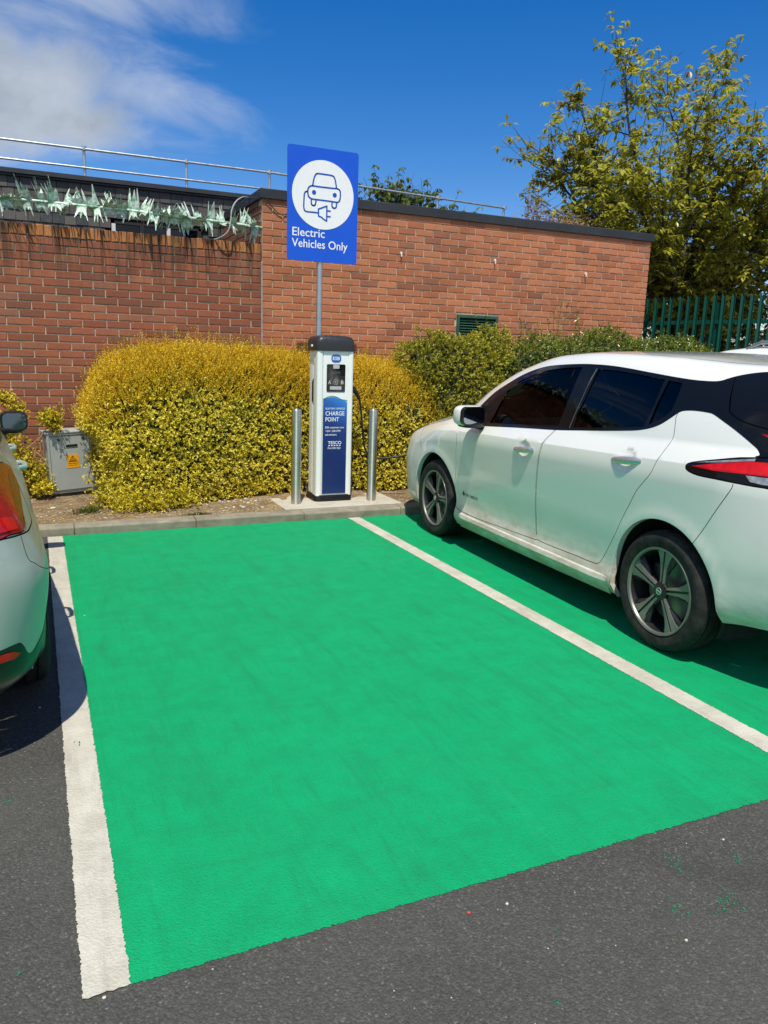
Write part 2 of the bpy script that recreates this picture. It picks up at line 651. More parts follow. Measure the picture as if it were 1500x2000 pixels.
def m_concrete(name, c, var=0.2, coords='World', stain=(0.16, 0.13, 0.09)):
    t = NT(name)
    v = t.coord(coords)
    n = t.noise(v, 6, 6, 0.7)
    g = t.noise(v, 120, 3, 0.7)
    s = t.noise(t.mapped(v, (2.0, 2.0, 5.0)), 2.2, 6, 0.7)
    cc = t.mix(t.rng(n, 0.3, 0.7), tuple(x * (1 - var) for x in c), tuple(x * (1 + var) for x in c))
    cc = t.mix(t.rng(s, 0.46, 0.72, 0, 0.7), cc, stain)
    cc = t.mix(t.rng(t.noise(v, 13, 6, 0.75), 0.58, 0.70, 0, 0.45), cc, tuple(x * 0.45 for x in c))
    cc = t.mix(t.rng(g, 0.5, 0.75, 0, 0.3), cc, tuple(x * 0.5 for x in c))
    return t.done(t.bsdf(cc, 0.88, 0, t.bump(t.math('ADD', g, n), 0.5, 0.006), 0.3))


def m_soil():
    t = NT('dry_soil')
    v = t.coord('World')
    n = t.noise(v, 4, 7, 0.7)
    g = t.noise(v, 75, 5, 0.75)
    vo = t.node('ShaderNodeTexVoronoi', {'Vector': v, 'Scale': 55.0})
    s = t.node('ShaderNodeSeparateColor', {0: vo.outputs['Color']}).outputs[1]
    c = t.mix(t.rng(n, 0.32, 0.68), (0.19, 0.125, 0.075), (0.34, 0.245, 0.15))
    c = t.mix(t.rng(g, 0.5, 0.74, 0, 0.7), c, (0.12, 0.075, 0.042))
    c = t.mix(t.rng(s, 0.9, 0.96, 0, 0.7), c, (0.46, 0.40, 0.31))
    h = t.math('ADD', g, t.math('MULTIPLY', vo.outputs['Distance'], -0.7))
    return t.done(t.bsdf(c, 0.95, 0, t.bump(h, 0.9, 0.02), 0.2))


def m_brick(name, stops, island=False, stain=0.0, stain_z=(2.62, 2.15), wash=0.0):
    t = NT(name)
    v = t.coord('World')
    if island:
        r = t.node('ShaderNodeNewGeometry').outputs['Random Per Island']
    else:
        r = t.node('ShaderNodeObjectInfo').outputs['Random']
    c = t.ramp(r, stops)
    n = t.noise(t.mapped(v, (1, 1, 2.5)), 22, 5, 0.7)
    c = t.mix(t.rng(n, 0.35, 0.72, 0, 0.5), c, t.mix(0.55, c, (0.10, 0.035, 0.022)))
    g = t.noise(v, 160, 3, 0.7)
    c = t.mix(t.rng(g, 0.6, 0.8, 0, 0.35), c, (0.42, 0.26, 0.17))
    if wash:
        w = t.noise(t.mapped(v, (1, 1, 0.6)), 1.7, 6, 0.65, 0.5)
        c = t.mix(t.rng(w, 0.46, 0.70, 0, wash), c, (0.14, 0.065, 0.04))
    if stain:
        z = t.node('ShaderNodeSeparateXYZ', {0: v}).outputs[2]
        st = t.noise(t.mapped(v, (11, 1, 0.55)), 1.6, 6, 0.7, 0.4)
        amt = t.math('MULTIPLY', t.rng(z, stain_z[1], stain_z[0], 0, 1), t.rng(st, 0.40, 0.62, 0, stain))
        c = t.mix(amt, c, (0.022, 0.017, 0.012))
    h = t.noise(v, 70, 5, 0.7)
    return t.done(t.bsdf(c, 0.88, 0, t.bump(h, 0.35, 0.006), 0.25))


def m_mortar(name, c, stain=0.0):
    t = NT(name)
    v = t.coord('World')
    n = t.noise(v, 30, 5, 0.7)
    b = t.noise(v, 2.2, 5, 0.6)
    cc = t.mix(t.rng(n, 0.3, 0.7), tuple(x * 0.8 for x in c), tuple(x * 1.12 for x in c))
    cc = t.mix(t.rng(b, 0.5, 0.72, 0, 0.5), cc, tuple(x * 0.5 for x in c))
    if stain:
        z = t.node('ShaderNodeSeparateXYZ', {0: v}).outputs[2]
        cc = t.mix(t.math('MULTIPLY', t.rng(z, 2.0, 2.6, 0, 1), stain), cc, (0.05, 0.035, 0.025))
    return t.done(t.bsdf(cc, 0.92, 0, t.bump(n, 0.4, 0.005), 0.2))


MA = m_asphalt()
MG = m_green()
ML = m_line()
M_KERB = m_concrete('kerb_concrete', (0.25, 0.225, 0.175))
M_PAD = m_concrete('pad_concrete', (0.44, 0.41, 0.35), 0.1, stain=(0.33, 0.28, 0.2))
M_SOIL = m_soil()

# ------------------------------------------------------------------ ground, paint, kerb, bed
S = 220.0
gm = MB().add([(-S, -S, 0), (S, -S, 0), (S, S, 0), (-S, S, 0)], [(0, 1, 2, 3)])
tag(gm.obj('ground', MA, fix=False), 'dark grey asphalt of the car park', kind='structure')


def ragged_strip(name, mat, along, a0, a1, b0, b1, z, step=0.005, jit=0.0035, kind='structure', label=None, jits=(1, 1), ends=0.0025):
    """a painted sheet; 'along' = axis that runs its length; long edges are uneven"""
    n = max(2, int((a1 - a0) / step))
    a = np.linspace(a0, a1, n)
    def j(k):
        r = rng.normal(0, 1, n)
        r = 0.75 * r + 0.35 * np.convolve(rng.normal(0, 1, n), np.ones(5) / 2.2, 'same')
        return r * jit * k
    lo = b0 + j(jits[0])
    hi = b1 + j(jits[1])
    m = 8
    V = []
    for i in range(m + 1):
        f = i / m
        bb = lo * (1 - f) + hi * f
        aa = a.copy()
        aa[0] += rng.normal(0, ends)
        aa[-1] += rng.normal(0, ends)
        if along == 'x':
            V.append(np.stack([aa, bb, np.full(n, z)], 1))
        else:
            V.append(np.stack([bb, aa, np.full(n, z)], 1))
    V = np.concatenate(V)
    I = np.arange(n - 1)
    F = []
    for i in range(m):
        q = np.stack([I + i * n, I + 1 + i * n, I + 1 + (i + 1) * n, I + (i + 1) * n], 1)
        F.append(q if along == 'x' else q[:, ::-1])
    o = link(name, fastmesh(name, V, np.concatenate(F), mat))
    return tag(o, label, kind=kind)


ragged_strip('green_bay_paint', MG, 'x', 0.08, 2.70, 1.718, 6.632, 0.0022, jits=(0.8, 0.5), label='green painted surface of the empty charging bay')
ragged_strip('green_bay_paint', MG, 'x', 2.70, 5.24, 1.705, 6.636, 0.0022, jits=(1, 0.6), label='green painted surface of the bay under the white hatchback')
ragged_strip('bay_line', ML, 'y', 1.715, 6.618, 0.022, 0.134, 0.0046, jit=0.0020, label='white bay line between the silver car and the empty green bay')
ragged_strip('bay_line', ML, 'y', 1.73, 6.628, 2.637, 2.755, 0.0046, jit=0.0020, label='white bay line between the empty green bay and the white hatchback')
ragged_strip('bay_line', ML, 'y', 1.73, 6.628, 5.20, 5.32, 0.0046, jit=0.0020, label='white bay line beyond the white hatchback')

# kerb of separate stones
kerb = tag(empty('kerb', (0, 6.64, 0)), 'low concrete kerb of long stones along the planting bed', kind='structure')
for k in range(16):
    L = 0.985
    x0 = -4.72 + k * 0.99
    mb = MB()
    prof = [(0, -0.1), (0, 0.064), (0.012, 0.076), (0.140, 0.080), (0.150, 0.072), (0.150, -0.1)]
    mb.prism([(p[0], p[1]) for p in prof], 0, L, 'yz')
    o = mb.obj('kerb_stone', M_KERB, kerb, loc=(x0, 0, rnd.uniform(-0.003, 0.003)), rot=(0, 0, rnd.uniform(-0.002, 0.002)), bevel=0.004)
# joints read as dark mortar behind the stones
MB().box2((-5, 0.012, -0.1), (11.2, 0.135, 0.062)).obj('joint', M_SOIL, kerb, fix=False)

# planting bed
nx, ny = 420, 60
gx = np.linspace(-5, 11, nx)
gy = np.linspace(6.78, 8.40, ny)
GX, GY = np.meshgrid(gx, gy, indexing='ij')


def vnoise(X, Y, f, seed):
    r = np.random.default_rng(seed)
    out = 0
    for k in range(14):
        a = r.uniform(0, 2 * np.pi)
        w = f * r.uniform(0.6, 1.6)
        out = out + np.sin(X * np.cos(a) * w + Y * np.sin(a) * w + r.uniform(0, 6.28))
    return out / 14


def bed_z(X, Y):
    X = np.asarray(X, float)
    Y = np.asarray(Y, float)
    t = np.clip((Y - 6.79) / 0.5, 0, 1)
    return 0.062 + 0.03 * t + 0.012 * t * vnoise(X, Y, 7, 3) * 3 + 0.010 * vnoise(X, Y, 30, 4) * np.clip((Y - 6.79) / 0.05, 0.1, 1)


GZ = bed_z(GX, GY)
I, J = np.meshgrid(np.arange(nx - 1), np.arange(ny - 1), indexing='ij')
b = (I * ny + J).ravel()
tag(link('planting_bed', fastmesh('planting_bed', np.stack([GX, GY, GZ], -1).reshape(-1, 3), np.stack([b, b + ny, b + ny + 1, b + 1], 1), M_SOIL, True)),
    'strip of dry brown soil between kerb and brick walls', kind='structure')
pad = MB().box2((2.07, 6.795, -0.05), (3.28, 7.46, 0.088)).obj('concrete_pad', M_PAD, bevel=0.006)
tag(pad, 'pale concrete pad under the charge point and bollards', kind='structure')

# ------------------------------------------------------------------ brick walls
B_R = [(0.0, (0.30, 0.110, 0.060)), (0.08, (0.35, 0.145, 0.088)), (0.16, (0.41, 0.145, 0.070)), (0.55, (0.475, 0.178, 0.088)), (0.88, (0.52, 0.205, 0.104)), (1.0, (0.48, 0.185, 0.105))]
B_L = [(0.0, (0.19, 0.078, 0.048)), (0.2, (0.235, 0.080, 0.045)), (0.5, (0.29, 0.098, 0.052)), (0.8, (0.33, 0.115, 0.060)), (0.92, (0.26, 0.115, 0.072)), (1.0, (0.37, 0.14, 0.068))]
B_S = [(0.0, (0.36, 0.12, 0.045)), (0.5, (0.44, 0.17, 0.062)), (1.0, (0.50, 0.21, 0.07))]
M_BR = m_brick('brick_orange', B_R, wash=0.30)
M_BRI = m_brick('brick_orange_joined', B_R, True, wash=0.30)
M_BL = m_brick('brick_red_weathered', B_L, stain=0.85, stain_z=(2.62, 1.95), wash=0.42)
M_BLI = m_brick('brick_red_weathered_joined', B_L, True, stain=0.85, stain_z=(2.62, 1.95), wash=0.42)
M_BS = m_brick('brick_coping', B_S, stain=0.97, stain_z=(2.60, 2.40))
M_MO = m_mortar('mortar_buff', (0.52, 0.405, 0.29))
M_MOL = m_mortar('mortar_grey', (0.50, 0.40, 0.30), 0.8)
WALL_Y = 8.32


def brick_mesh(name, w, h, d, mat, seed):
    """bevelled front, a little uneven; back left open (26 triangles)"""
    r = random.Random(seed)
    b_ = 0.004
    J_ = lambda a: r.uniform(-a, a)
    back = [(-w / 2, d, -h / 2), (w / 2, d, -h / 2), (w / 2, d, h / 2), (-w / 2, d, h / 2)]
    mid = [(x + J_(0.0012), b_, z + J_(0.0012)) for x, _, z in back]
    fr = [(x * (1 - 2 * b_ / w) + J_(0.001), J_(0.0012), z * (1 - 2 * b_ / h) + J_(0.001)) for x, _, z in back]
    V = back + mid + fr
    F = [(8, 9, 10, 11)]
    for i in range(4):
        j = (i + 1) % 4
        F += [(i, j, 4 + j, 4 + i), (4 + i, 4 + j, 8 + j, 8 + i)]
    me = bpy.data.meshes.new(name)
    me.from_pydata(V, [], F)
    me.materials.append(mat)
    return me


def lay_bricks(parent, x0, x1, z0, z1, yface, mat, mat_join, key, holes=(), seed=1, proud=0.0045):
    """stretcher bond; key(x, z) ranks how large a brick shows: the first 300 become objects"""
    r = random.Random(seed)
    full = [brick_mesh('brick', 0.215, 0.065, 0.03, mat, seed * 10 + k) for k in range(5)]
    half = [brick_mesh('brick', 0.1025, 0.065, 0.03, mat, seed * 20 + k) for k in range(3)]
    items = []
    row = 0
    z = z0 + 0.0375
    while z + 0.03 < z1:
        x = x0 + (0.0 if row % 2 == 0 else -0.1125)
        while x < x1 - 0.03:
            a, b2 = max(x, x0), min(x + 0.215, x1)
            w = b2 - a
            if w > 0.06:
                skip = False
                for hx0, hx1, hz0, hz1 in holes:
                    if b2 > hx0 and a < hx1 and z + 0.033 > hz0 and z - 0.033 < hz1:
                        if a < hx0 - 0.05:
                            b2 = hx0 - 0.006
                        elif b2 > hx1 + 0.05:
                            a = hx1 + 0.006
                        else:
                            skip = True
                        w = b2 - a
                if not skip and w > 0.04:
                    items.append(((a + b2) / 2, z, w))
            x += 0.225
        z += 0.075
        row += 1
    items.sort(key=lambda t: key(t[0], t[1]))
    rest = MB()
    for n, (cx, cz, w) in enumerate(items):
        py = yface - proud + r.uniform(-0.002, 0.002)
        if n < 300:
            me = (full if w > 0.16 else half)[r.randrange(3)]
            o = link('brick', me, parent, (cx - parent.location.x, py - parent.location.y, cz - parent.location.z), (r.uniform(-0.006, 0.006), r.uniform(-0.006, 0.006), r.uniform(-0.004, 0.004)))
            o.scale = (w / (0.215 if w > 0.16 else 0.1025), 1, 1)
        else:
            src = brick_mesh('tmp', w, 0.065, 0.03, mat, r.randrange(10 ** 6))
            rest.add([(p.co.x + cx - parent.location.x, p.co.y + py - parent.location.y, p.co.z + cz - parent.location.z) for p in src.vertices], [tuple(q.vertices) for q in src.polygons])
            bpy.data.meshes.remove(src)
    if rest.v:
        tag(rest.obj('brickwork', mat_join, parent, fix=False), kind='stuff')


# left: yard wall, lower, capped by a course of bricks on end
XJ = 2.262
yard = tag(empty('brick_yard_wall', (0, WALL_Y, 0)), 'weathered dark red brick wall with upright coping bricks, left of the vertical joint', 'wall')
MB().box2((-4.93, 0.004, 0), (XJ - 0.008, 0.215, 2.622)).obj('mortar_core', M_MOL, yard, fix=False)
lay_bricks(yard, XJ - 0.010 - 7.19, XJ - 0.010, 0.052, 2.535, WALL_Y, M_BL, M_BLI, lambda x, z: (0 if (-0.45 < x and z > 0.55) else 50) + (0 if not (0.75 < x and z < 1.35) else 20) + abs(x - 0.9) * 0.3 + abs(z - 1.8) * 0.2, seed=3)
sold = [brick_mesh('brick', 0.065, 0.100, 0.225, M_BS, 400 + k) for k in range(4)]
for k in range(97):
    x = XJ - 0.045 - k * 0.075
    if x < -5:
        break
    o = link('brick', sold[k % 4], yard, (x, -0.008 + rnd.uniform(-0.003, 0.003), 2.582 + rnd.uniform(-0.003, 0.003)), (rnd.uniform(-0.01, 0.01), rnd.uniform(-0.02, 0.02), rnd.uniform(-0.01, 0.01)))

# right: flat roofed brick outbuilding
X1 = 7.53
shed = tag(empty('brick_outbuilding', (XJ, WALL_Y, 0)), 'low orange brick outbuilding with flat roof and black edge trim', 'building')
mb = MB()
D = 2.0
VENT = (4.655, 5.225, 1.62, 2.025)
# front wall core built round the vent opening
for (a, b_, c, d) in ((XJ + 0.008, VENT[0], 0, 3.10), (VENT[1], X1 - 0.006, 0, 3.10), (VENT[0], VENT[1], 0, VENT[2]), (VENT[0], VENT[1], VENT[3], 3.10)):
    mb.box2((a - XJ, 0.004, c), (b_ - XJ, 0.20, d))
mb.box2((0.008, 0.20, 0), (0.20, D, 3.09)).box2((X1 - XJ - 0.20, 0.20, 0), (X1 - XJ - 0.006, D, 3.09)).box2((0.2, D - 0.2, 0), (X1 - XJ - 0.2, D, 3.09))
mb.obj('mortar_core', M_MO, shed, fix=False)
lay_bricks(shed, XJ + 0.010, X1, 0.02, 3.10, WALL_Y, M_BR, M_BRI, lambda x, z: (0 if z > 1.62 else 90) + (30 if (2.45 < x < 3.15 and z > 2.55) else 0) + x * 0.55 - z * 0.05, holes=(VENT,), seed=5)
# the side walls in brick too (joined; only slivers show)
side = MB()
for sgn, xf in ((-1, 0.001), (1, X1 - XJ + 0.001)):
    z = 0.0375 + 0.02
    row = 0
    while z < 3.07:
        y = 0.035 + (0 if row % 2 else 0.1125)
        while y < D - 0.22:
            side.box((xf + sgn * 0.0035 - sgn * 0.012, y + 0.1075, z), (0.03, 0.215, 0.065))
            y += 0.225
        z += 0.075
        row += 1
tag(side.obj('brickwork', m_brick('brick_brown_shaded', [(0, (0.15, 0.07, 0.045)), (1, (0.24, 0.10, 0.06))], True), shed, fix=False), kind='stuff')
M_FELT = simple('black_roof_trim', (0.022, 0.025, 0.030), 0.55, var=0.35, nscale=3, bump=0.2, bscale=20)
W = X1 - XJ
mb = MB()
mb.box2((-0.022, -0.030, 3.085), (W + 0.035, 0.008, 3.186)).box2((-0.022, 0.008, 3.085), (0.016, D, 3.183)).box2((W, 0.008, 3.085), (W + 0.035, D, 3.183))
mb.obj('edge_trim', M_FELT, shed, bevel=0.006)
MB().box2((0.016, 0.008, 3.10), (W, D, 3.16)).obj('roof', M_FELT, shed, fix=False)
M_JOINT = simple('joint_filler', (0.30, 0.25, 0.24), 0.8, var=0.2)
MB().box2((-0.008, -0.004, 0.1), (0.010, 0.01, 2.46)).obj('joint_strip', M_JOINT, shed)
# vent grille
M_VENT = simple('green_vent', (0.028, 0.085, 0.055), 0.4, var=0.25, nscale=6)
M_DARK = simple('dark_void', (0.004, 0.004, 0.004), 0.9)
vx0, vx1, vz0, vz1 = VENT[0] - XJ, VENT[1] - XJ, VENT[2], VENT[3]
vf = MB()
vf.box2((vx0, -0.022, vz1 - 0.035), (vx1, 0.06, vz1)).box2((vx0, -0.022, vz0), (vx1, 0.06, vz0 + 0.03)).box2((vx0, -0.022, vz0 + 0.03), (vx0 + 0.03, 0.06, vz1 - 0.035)).box2((vx1 - 0.03, -0.022, vz0 + 0.03), (vx1, 0.06, vz1 - 0.035))
vent = vf.obj('vent', M_VENT, shed)
MB().box2((vx0, 0.10, vz0), (vx1, 0.12, vz1)).obj('vent_back', M_DARK, vent)
ns = 11
for k in range(ns):
    z = vz0 + 0.045 + k * (vz1 - vz0 - 0.10) / (ns - 1)
    MB().box((0, 0, 0), (vx1 - vx0 - 0.062, 0.055, 0.005)).obj('slat', M_VENT, vent, loc=((vx0 + vx1) / 2, 0.012, z), rot=(math.radians(38), 0, 0))
M_WHITEP = simple('white_plastic', (0.75, 0.74, 0.70), 0.45, var=0.08)
for hx, hz in ((3.882, 2.662), (5.131, 2.676), (6.491, 2.613)):
    m = MB()
    m.superq((0, -0.018, 0), (0.022, 0.036, 0.030), 0.7, 10, 6)
    m.box((0, -0.03, -0.02), (0.012, 0.014, 0.035))
    m.obj('wall_clip', M_WHITEP, shed, loc=(hx - XJ, 0, hz))

# main building behind: tile hung wall, roof edge
MY = 10.32
main = tag(empty('tile_hung_building', (0, MY, 0)), 'dark building hung with slate grey tiles behind the yard wall', 'building')
M_BACK = simple('dark_backing', (0.02, 0.02, 0.022), 0.9)
mb = MB()
WIN = (0.95, 2.02, 2.30, 3.02)
mb.box2((-7, 0.03, 0), (WIN[0], 0.25, 3.44)).box2((WIN[1], 0.03, 0), (7.3, 0.25, 3.44)).box2((WIN[0], 0.03, WIN[3]), (WIN[1], 0.25, 3.44)).box2((WIN[0], 0.03, 0), (WIN[1], 0.25, WIN[2]))
mb.box2((-7, 0.25, 0), (-6.8, 3.5, 3.44)).box2((7.1, 0.25, 0), (7.3, 3.5, 3.44)).box2((-6.8, 3.3, 0), (7.1, 3.5, 3.44))
mb.obj('wall', M_BACK, main, fix=False)
MB().box2((-7.1, -0.06, 3.42), (7.36, 0.0, 3.475)).box2((-7.1, -0.035, 3.395), (7.36, 0.0, 3.42)).obj('roof_edge', M_FELT, main, bevel=0.004)
MB().box2((-7.1, 0.0, 3.42), (7.36, 3.6, 3.47)).obj('roof', M_FELT, main, fix=False)


def m_tile():
    t = NT('slate_tile')
    v = t.coord('World')
    r = t.node('ShaderNodeObjectInfo').outputs['Random']
    c = t.ramp(r, [(0, (0.030, 0.034, 0.042)), (0.35, (0.050, 0.046, 0.044)), (0.7, (0.068, 0.060, 0.055)), (1, (0.090, 0.080, 0.072))])
    n = t.noise(v, 14, 5, 0.7)
    c = t.mix(t.rng(n, 0.4, 0.75, 0, 0.4), c, (0.13, 0.115, 0.10))
    return t.done(t.bsdf(c, 0.6, 0, t.bump(n, 0.3, 0.004), 0.4))


M_TILE = m_tile()
tmesh = [MB().prism([(0.0, 0.0), (-0.014, 0.0), (-0.003, 0.122), (0.008, 0.122)], -0.0635 + 0.0005 * k, 0.0635 - 0.0004 * k, 'yz').mesh('tile', M_TILE, bevel=0.0015) for k in range(3)]
for r_ in range(9):
    z = 3.275 - r_ * 0.118
    k = 0
    x = -0.62 + (0.065 if r_ % 2 else 0.0)
    while x < 2.6:
        if not (WIN[0] - 0.05 < x < WIN[1] + 0.05 and z < WIN[3] - 0.02):
            o = link('tile', tmesh[k % 3], main, (x, rnd.uniform(-0.003, 0.002), z + rnd.uniform(-0.003, 0.003)), (0, rnd.uniform(-0.012, 0.012), 0))
        x += 0.130
        k += 1
# a strip of dark window with white posts under the tiles
M_WFR = simple('white_window_frame', (0.62, 0.62, 0.60), 0.5, var=0.1)
M_PANE = glass_mat('window_pane', (0.10, 0.12, 0.13))
wnd = MB().box2((WIN[0], 0.0, WIN[3] - 0.04), (WIN[1], 0.06, WIN[3])).box2((WIN[0], 0.0, WIN[2]), (WIN[1], 0.06, WIN[2] + 0.04)).box2((WIN[0], 0.0, WIN[2]), (WIN[0] + 0.03, 0.06, WIN[3])).box2((WIN[1] - 0.03, 0.0, WIN[2]), (WIN[1], 0.06, WIN[3])).obj('window', M_BACK, main)
for k, x in enumerate((WIN[0] + 0.02, 1.30, 1.62, WIN[1] - 0.02)):
    MB().box2((x - 0.022, -0.005, WIN[2] + 0.04), (x + 0.022, 0.05, WIN[3] - 0.04)).obj('window_post', M_WFR if k in (0, 2) else M_BACK, wnd)
MB().box2((WIN[0], 0.03, WIN[2]), (WIN[1], 0.034, WIN[3])).obj('pane', M_PANE, wnd)
MB().box2((WIN[0], 0.5, WIN[2] - 0.2), (WIN[1], 0.52, WIN[3] + 0.2)).obj('window_back', M_DARK, wnd)

# roof railing
M_GALV = simple('galvanised_tube', (0.50, 0.53, 0.55), 0.38, 0.85, var=0.12, nscale=8)
rail = tag(empty('roof_railing', (0, 11.5, 3.47)), 'galvanised steel guard rail along the edge of the flat roof', 'railing')
MB().tube([(-6.5, 0, 0.565), (3.3, 0, 0.565), (7.25, 0, 0.475)], 0.016, 10).obj('rail', M_GALV, rail, smooth=True)
MB().tube([(-6.5, 0, 0.335), (3.3, 0, 0.335), (7.25, 0, 0.245)], 0.0145, 10).obj('rail', M_GALV, rail, smooth=True)
for x in (-5.3, -3.9, -2.2, -0.62, 0.75, 2.07, 3.25, 4.6, 6.0, 7.24):
    dz_ = -0.09 * max(0, x - 3.3) / 3.95
    MB().tube([(x, 0.03, 0.0), (x, 0.03, 0.585 + dz_)], 0.019, 10).lathe([(0.032, 0.55 + dz_), (0.032, 0.60 + dz_)], 10, c=(x, 0.012, 0)).lathe([(0.05, 0), (0.05, 0.01), (0.0, 0.01)], 10, c=(x, 0.03, 0)).obj('post', M_GALV, rail, smooth=True)

# ------------------------------------------------------------------ sign on a post
M_BLUE = simple('sign_blue', (0.002, 0.085, 0.60), 0.35, var=0.04, nscale=3)
M_BLUE2 = simple('sign_blue_line', (0.003, 0.070, 0.42), 0.4, var=0.04)
M_SIGNW = simple('sign_white', (0.80, 0.80, 0.82), 0.4, var=0.02)
SX0, SX1, SZ0, SZ1, SY = 2.288, 3.012, 2.405, 3.448, 7.50
sw, sh = SX1 - SX0, SZ1 - SZ0
scx, scz = (SX0 + SX1) / 2, (SZ0 + SZ1) / 2
sign = tag(empty('parking_sign', (2.635, SY, 0.088)), 'tall blue sign reading Electric Vehicles Only on a grey post', 'sign')
OX, OZ = 2.635, 0.088
MB().tube([(0, 0.030, 0.0), (0, 0.030, 3.30)], 0.029, 16).obj('post', M_GALV, sign, smooth=True)
panel = MB().prism(rrect(sw, sh, 0.028, 6, scx - OX, scz - OZ), -0.006, 0.0).obj('sign_panel', M_BLUE, sign)
for dz in (0.25, -0.25):
    MB().box((0, 0.03, scz - OZ + dz), (0.10, 0.066, 0.035)).obj('clamp', M_GALV, sign)
ccx, ccz = scx - OX, SZ1 - 0.406 * sh - OZ
MB().prism([(ccx + 0.316 * math.cos(2 * math.pi * k / 64), ccz + 0.316 * math.sin(2 * math.pi * k / 64)) for k in range(64)], -0.0085, -0.0065).obj('white_disc', M_SIGNW, panel)


def ip(x, y):
    return (ccx + (x - 408) * 0.00115, ccz + (550 - (y - 0.105 * (x - 408))) * 0.00103)


ic = MB()
lw = 0.0135
ya, yb = -0.0105, -0.009
stroke(ic, [ip(*p) for p in catmull([(312, 468), (320, 420), (330, 383), (345, 362), (365, 360), (420, 366), (478, 374), (500, 386), (511, 412), (519, 448), (525, 486)], 3)], lw, ya, yb)
stroke(ic, [ip(*p) for p in catmull([(300, 468), (360, 474), (420, 480), (480, 486), (532, 490), (556, 508), (561, 540), (557, 588), (538, 611), (480, 604), (420, 597), (360, 590), (305, 582), (278, 562), (271, 530), (274, 490)], 4, True)], lw, ya, yb, True)
stroke(ic, [ip(*p) for p in catmull([(302, 588), (302, 622), (311, 638), (324, 641), (338, 633), (343, 598)], 3)], lw, ya, yb)
stroke(ic, [ip(*p) for p in catmull([(487, 612), (487, 644), (496, 660), (509, 664), (524, 656), (530, 620)], 3)], lw, ya, yb)
stroke(ic, [ip(*p) for p in catmull([(270, 515), (252, 520), (241, 538), (238, 580), (236, 650), (243, 682), (262, 695), (310, 700), (362, 706)], 3)], lw, ya, yb)
stroke(ic, [ip(*p) for p in [(366, 672), (392, 664), (415, 655), (441, 646), (441, 780), (415, 765), (392, 744), (368, 736)]], lw, ya, yb, True)
stroke(ic, [ip(441, 688), ip(472, 691)], lw, ya, yb)
stroke(ic, [ip(441, 738), ip(472, 742)], lw, ya, yb)
for q in ((325, 525), (510, 548)):
    c = ip(*q)
    ic.prism([(c[0] + 0.021 * math.cos(2 * math.pi * k / 20), c[1] + 0.021 * math.sin(2 * math.pi * k / 20)) for k in range(20)], ya, yb)
ic.obj('car_and_plug_symbol', M_BLUE2, panel, fix=False)
text_obj('lettering', 'Electric', SX0 + 0.052 - OX, 2.632 - OZ, 0.330, 0.077, -0.0075, M_SIGNW, panel, 0.006)
text_obj('lettering', 'Vehicles Only', SX0 + 0.047 - OX, 2.530 - OZ, 0.577, 0.077, -0.0075, M_SIGNW, panel, 0.006)

# ------------------------------------------------------------------ charge point
M_CHW = simple('charger_white', (0.78, 0.79, 0.78), 0.28, var=0.02, nscale=4, coat=0.3)
M_CHG = simple('charger_grey', (0.33, 0.36, 0.34), 0.4, var=0.08)
M_CAP = simple('charger_cap', (0.022, 0.023, 0.026), 0.38, var=0.1)
M_BLK = simple('gloss_black', (0.004, 0.004, 0.005), 0.12, var=0.1, spec=0.5)
M_BASE = simple('black_plastic', (0.008, 0.008, 0.009), 0.35, var=0.2)
M_PRINTW = simple('print_white', (0.78, 0.80, 0.82), 0.5, var=0.02)
M_PRINTG = simple('print_grey', (0.30, 0.32, 0.33), 0.5, var=0.05)


def m_poster():
    """printed panel: sky blue at the top running into navy"""
    t = NT('charger_print')
    v = t.coord('Object')
    z = t.node('ShaderNodeSeparateXYZ', {0: v})
    f = t.math('ADD', z.outputs[2], t.math('MULTIPLY', z.outputs[0], 0.55))
    c = t.ramp(t.rng(f, 0.30, 1.28, 0, 1), [(0, (0.012, 0.026, 0.13)), (0.45, (0.008, 0.035, 0.19)), (0.72, (0.006, 0.10, 0.40)), (1.0, (0.008, 0.30, 0.80))])
    return t.done(t.bsdf(c, 0.3, 0, None, 0.5, 0.2))


M_POST = m_poster()
CX, CY = 2.650, 7.06
chg = tag(empty('charge_point', (CX, CY, 0.088)), 'white electric car charge point with blue front panel and black cap', 'charge point')
HB = 1.475   # top of the white body
hw = 0.186
# front body: two rounded side columns and a panel set back between them
for s_ in (-1, 1):
    m = MB()
    pr = rrect(0.062, 0.130, 0.022, 5, s_ * (hw - 0.031), 0.065)
    m.prism(pr, 0.055, HB, 'xy')
    m.obj('side_column', M_CHW, chg, smooth=True)
MB().box2((-hw + 0.060, 0.006, 0.055), (hw - 0.060, 0.12, HB)).obj('front_panel', M_CHW, chg)
m = MB().prism(rrect(0.300, 0.165, 0.040, 6, -0.024, 0.222), 0.055, HB, 'xy')
m.obj('rear_column', M_CHW, chg, smooth=True)
MB().box2((-0.158, 0.10, 0.06), (0.14, 0.17, HB - 0.004)).obj('body_core', M_CHG, chg, bevel=0.01)
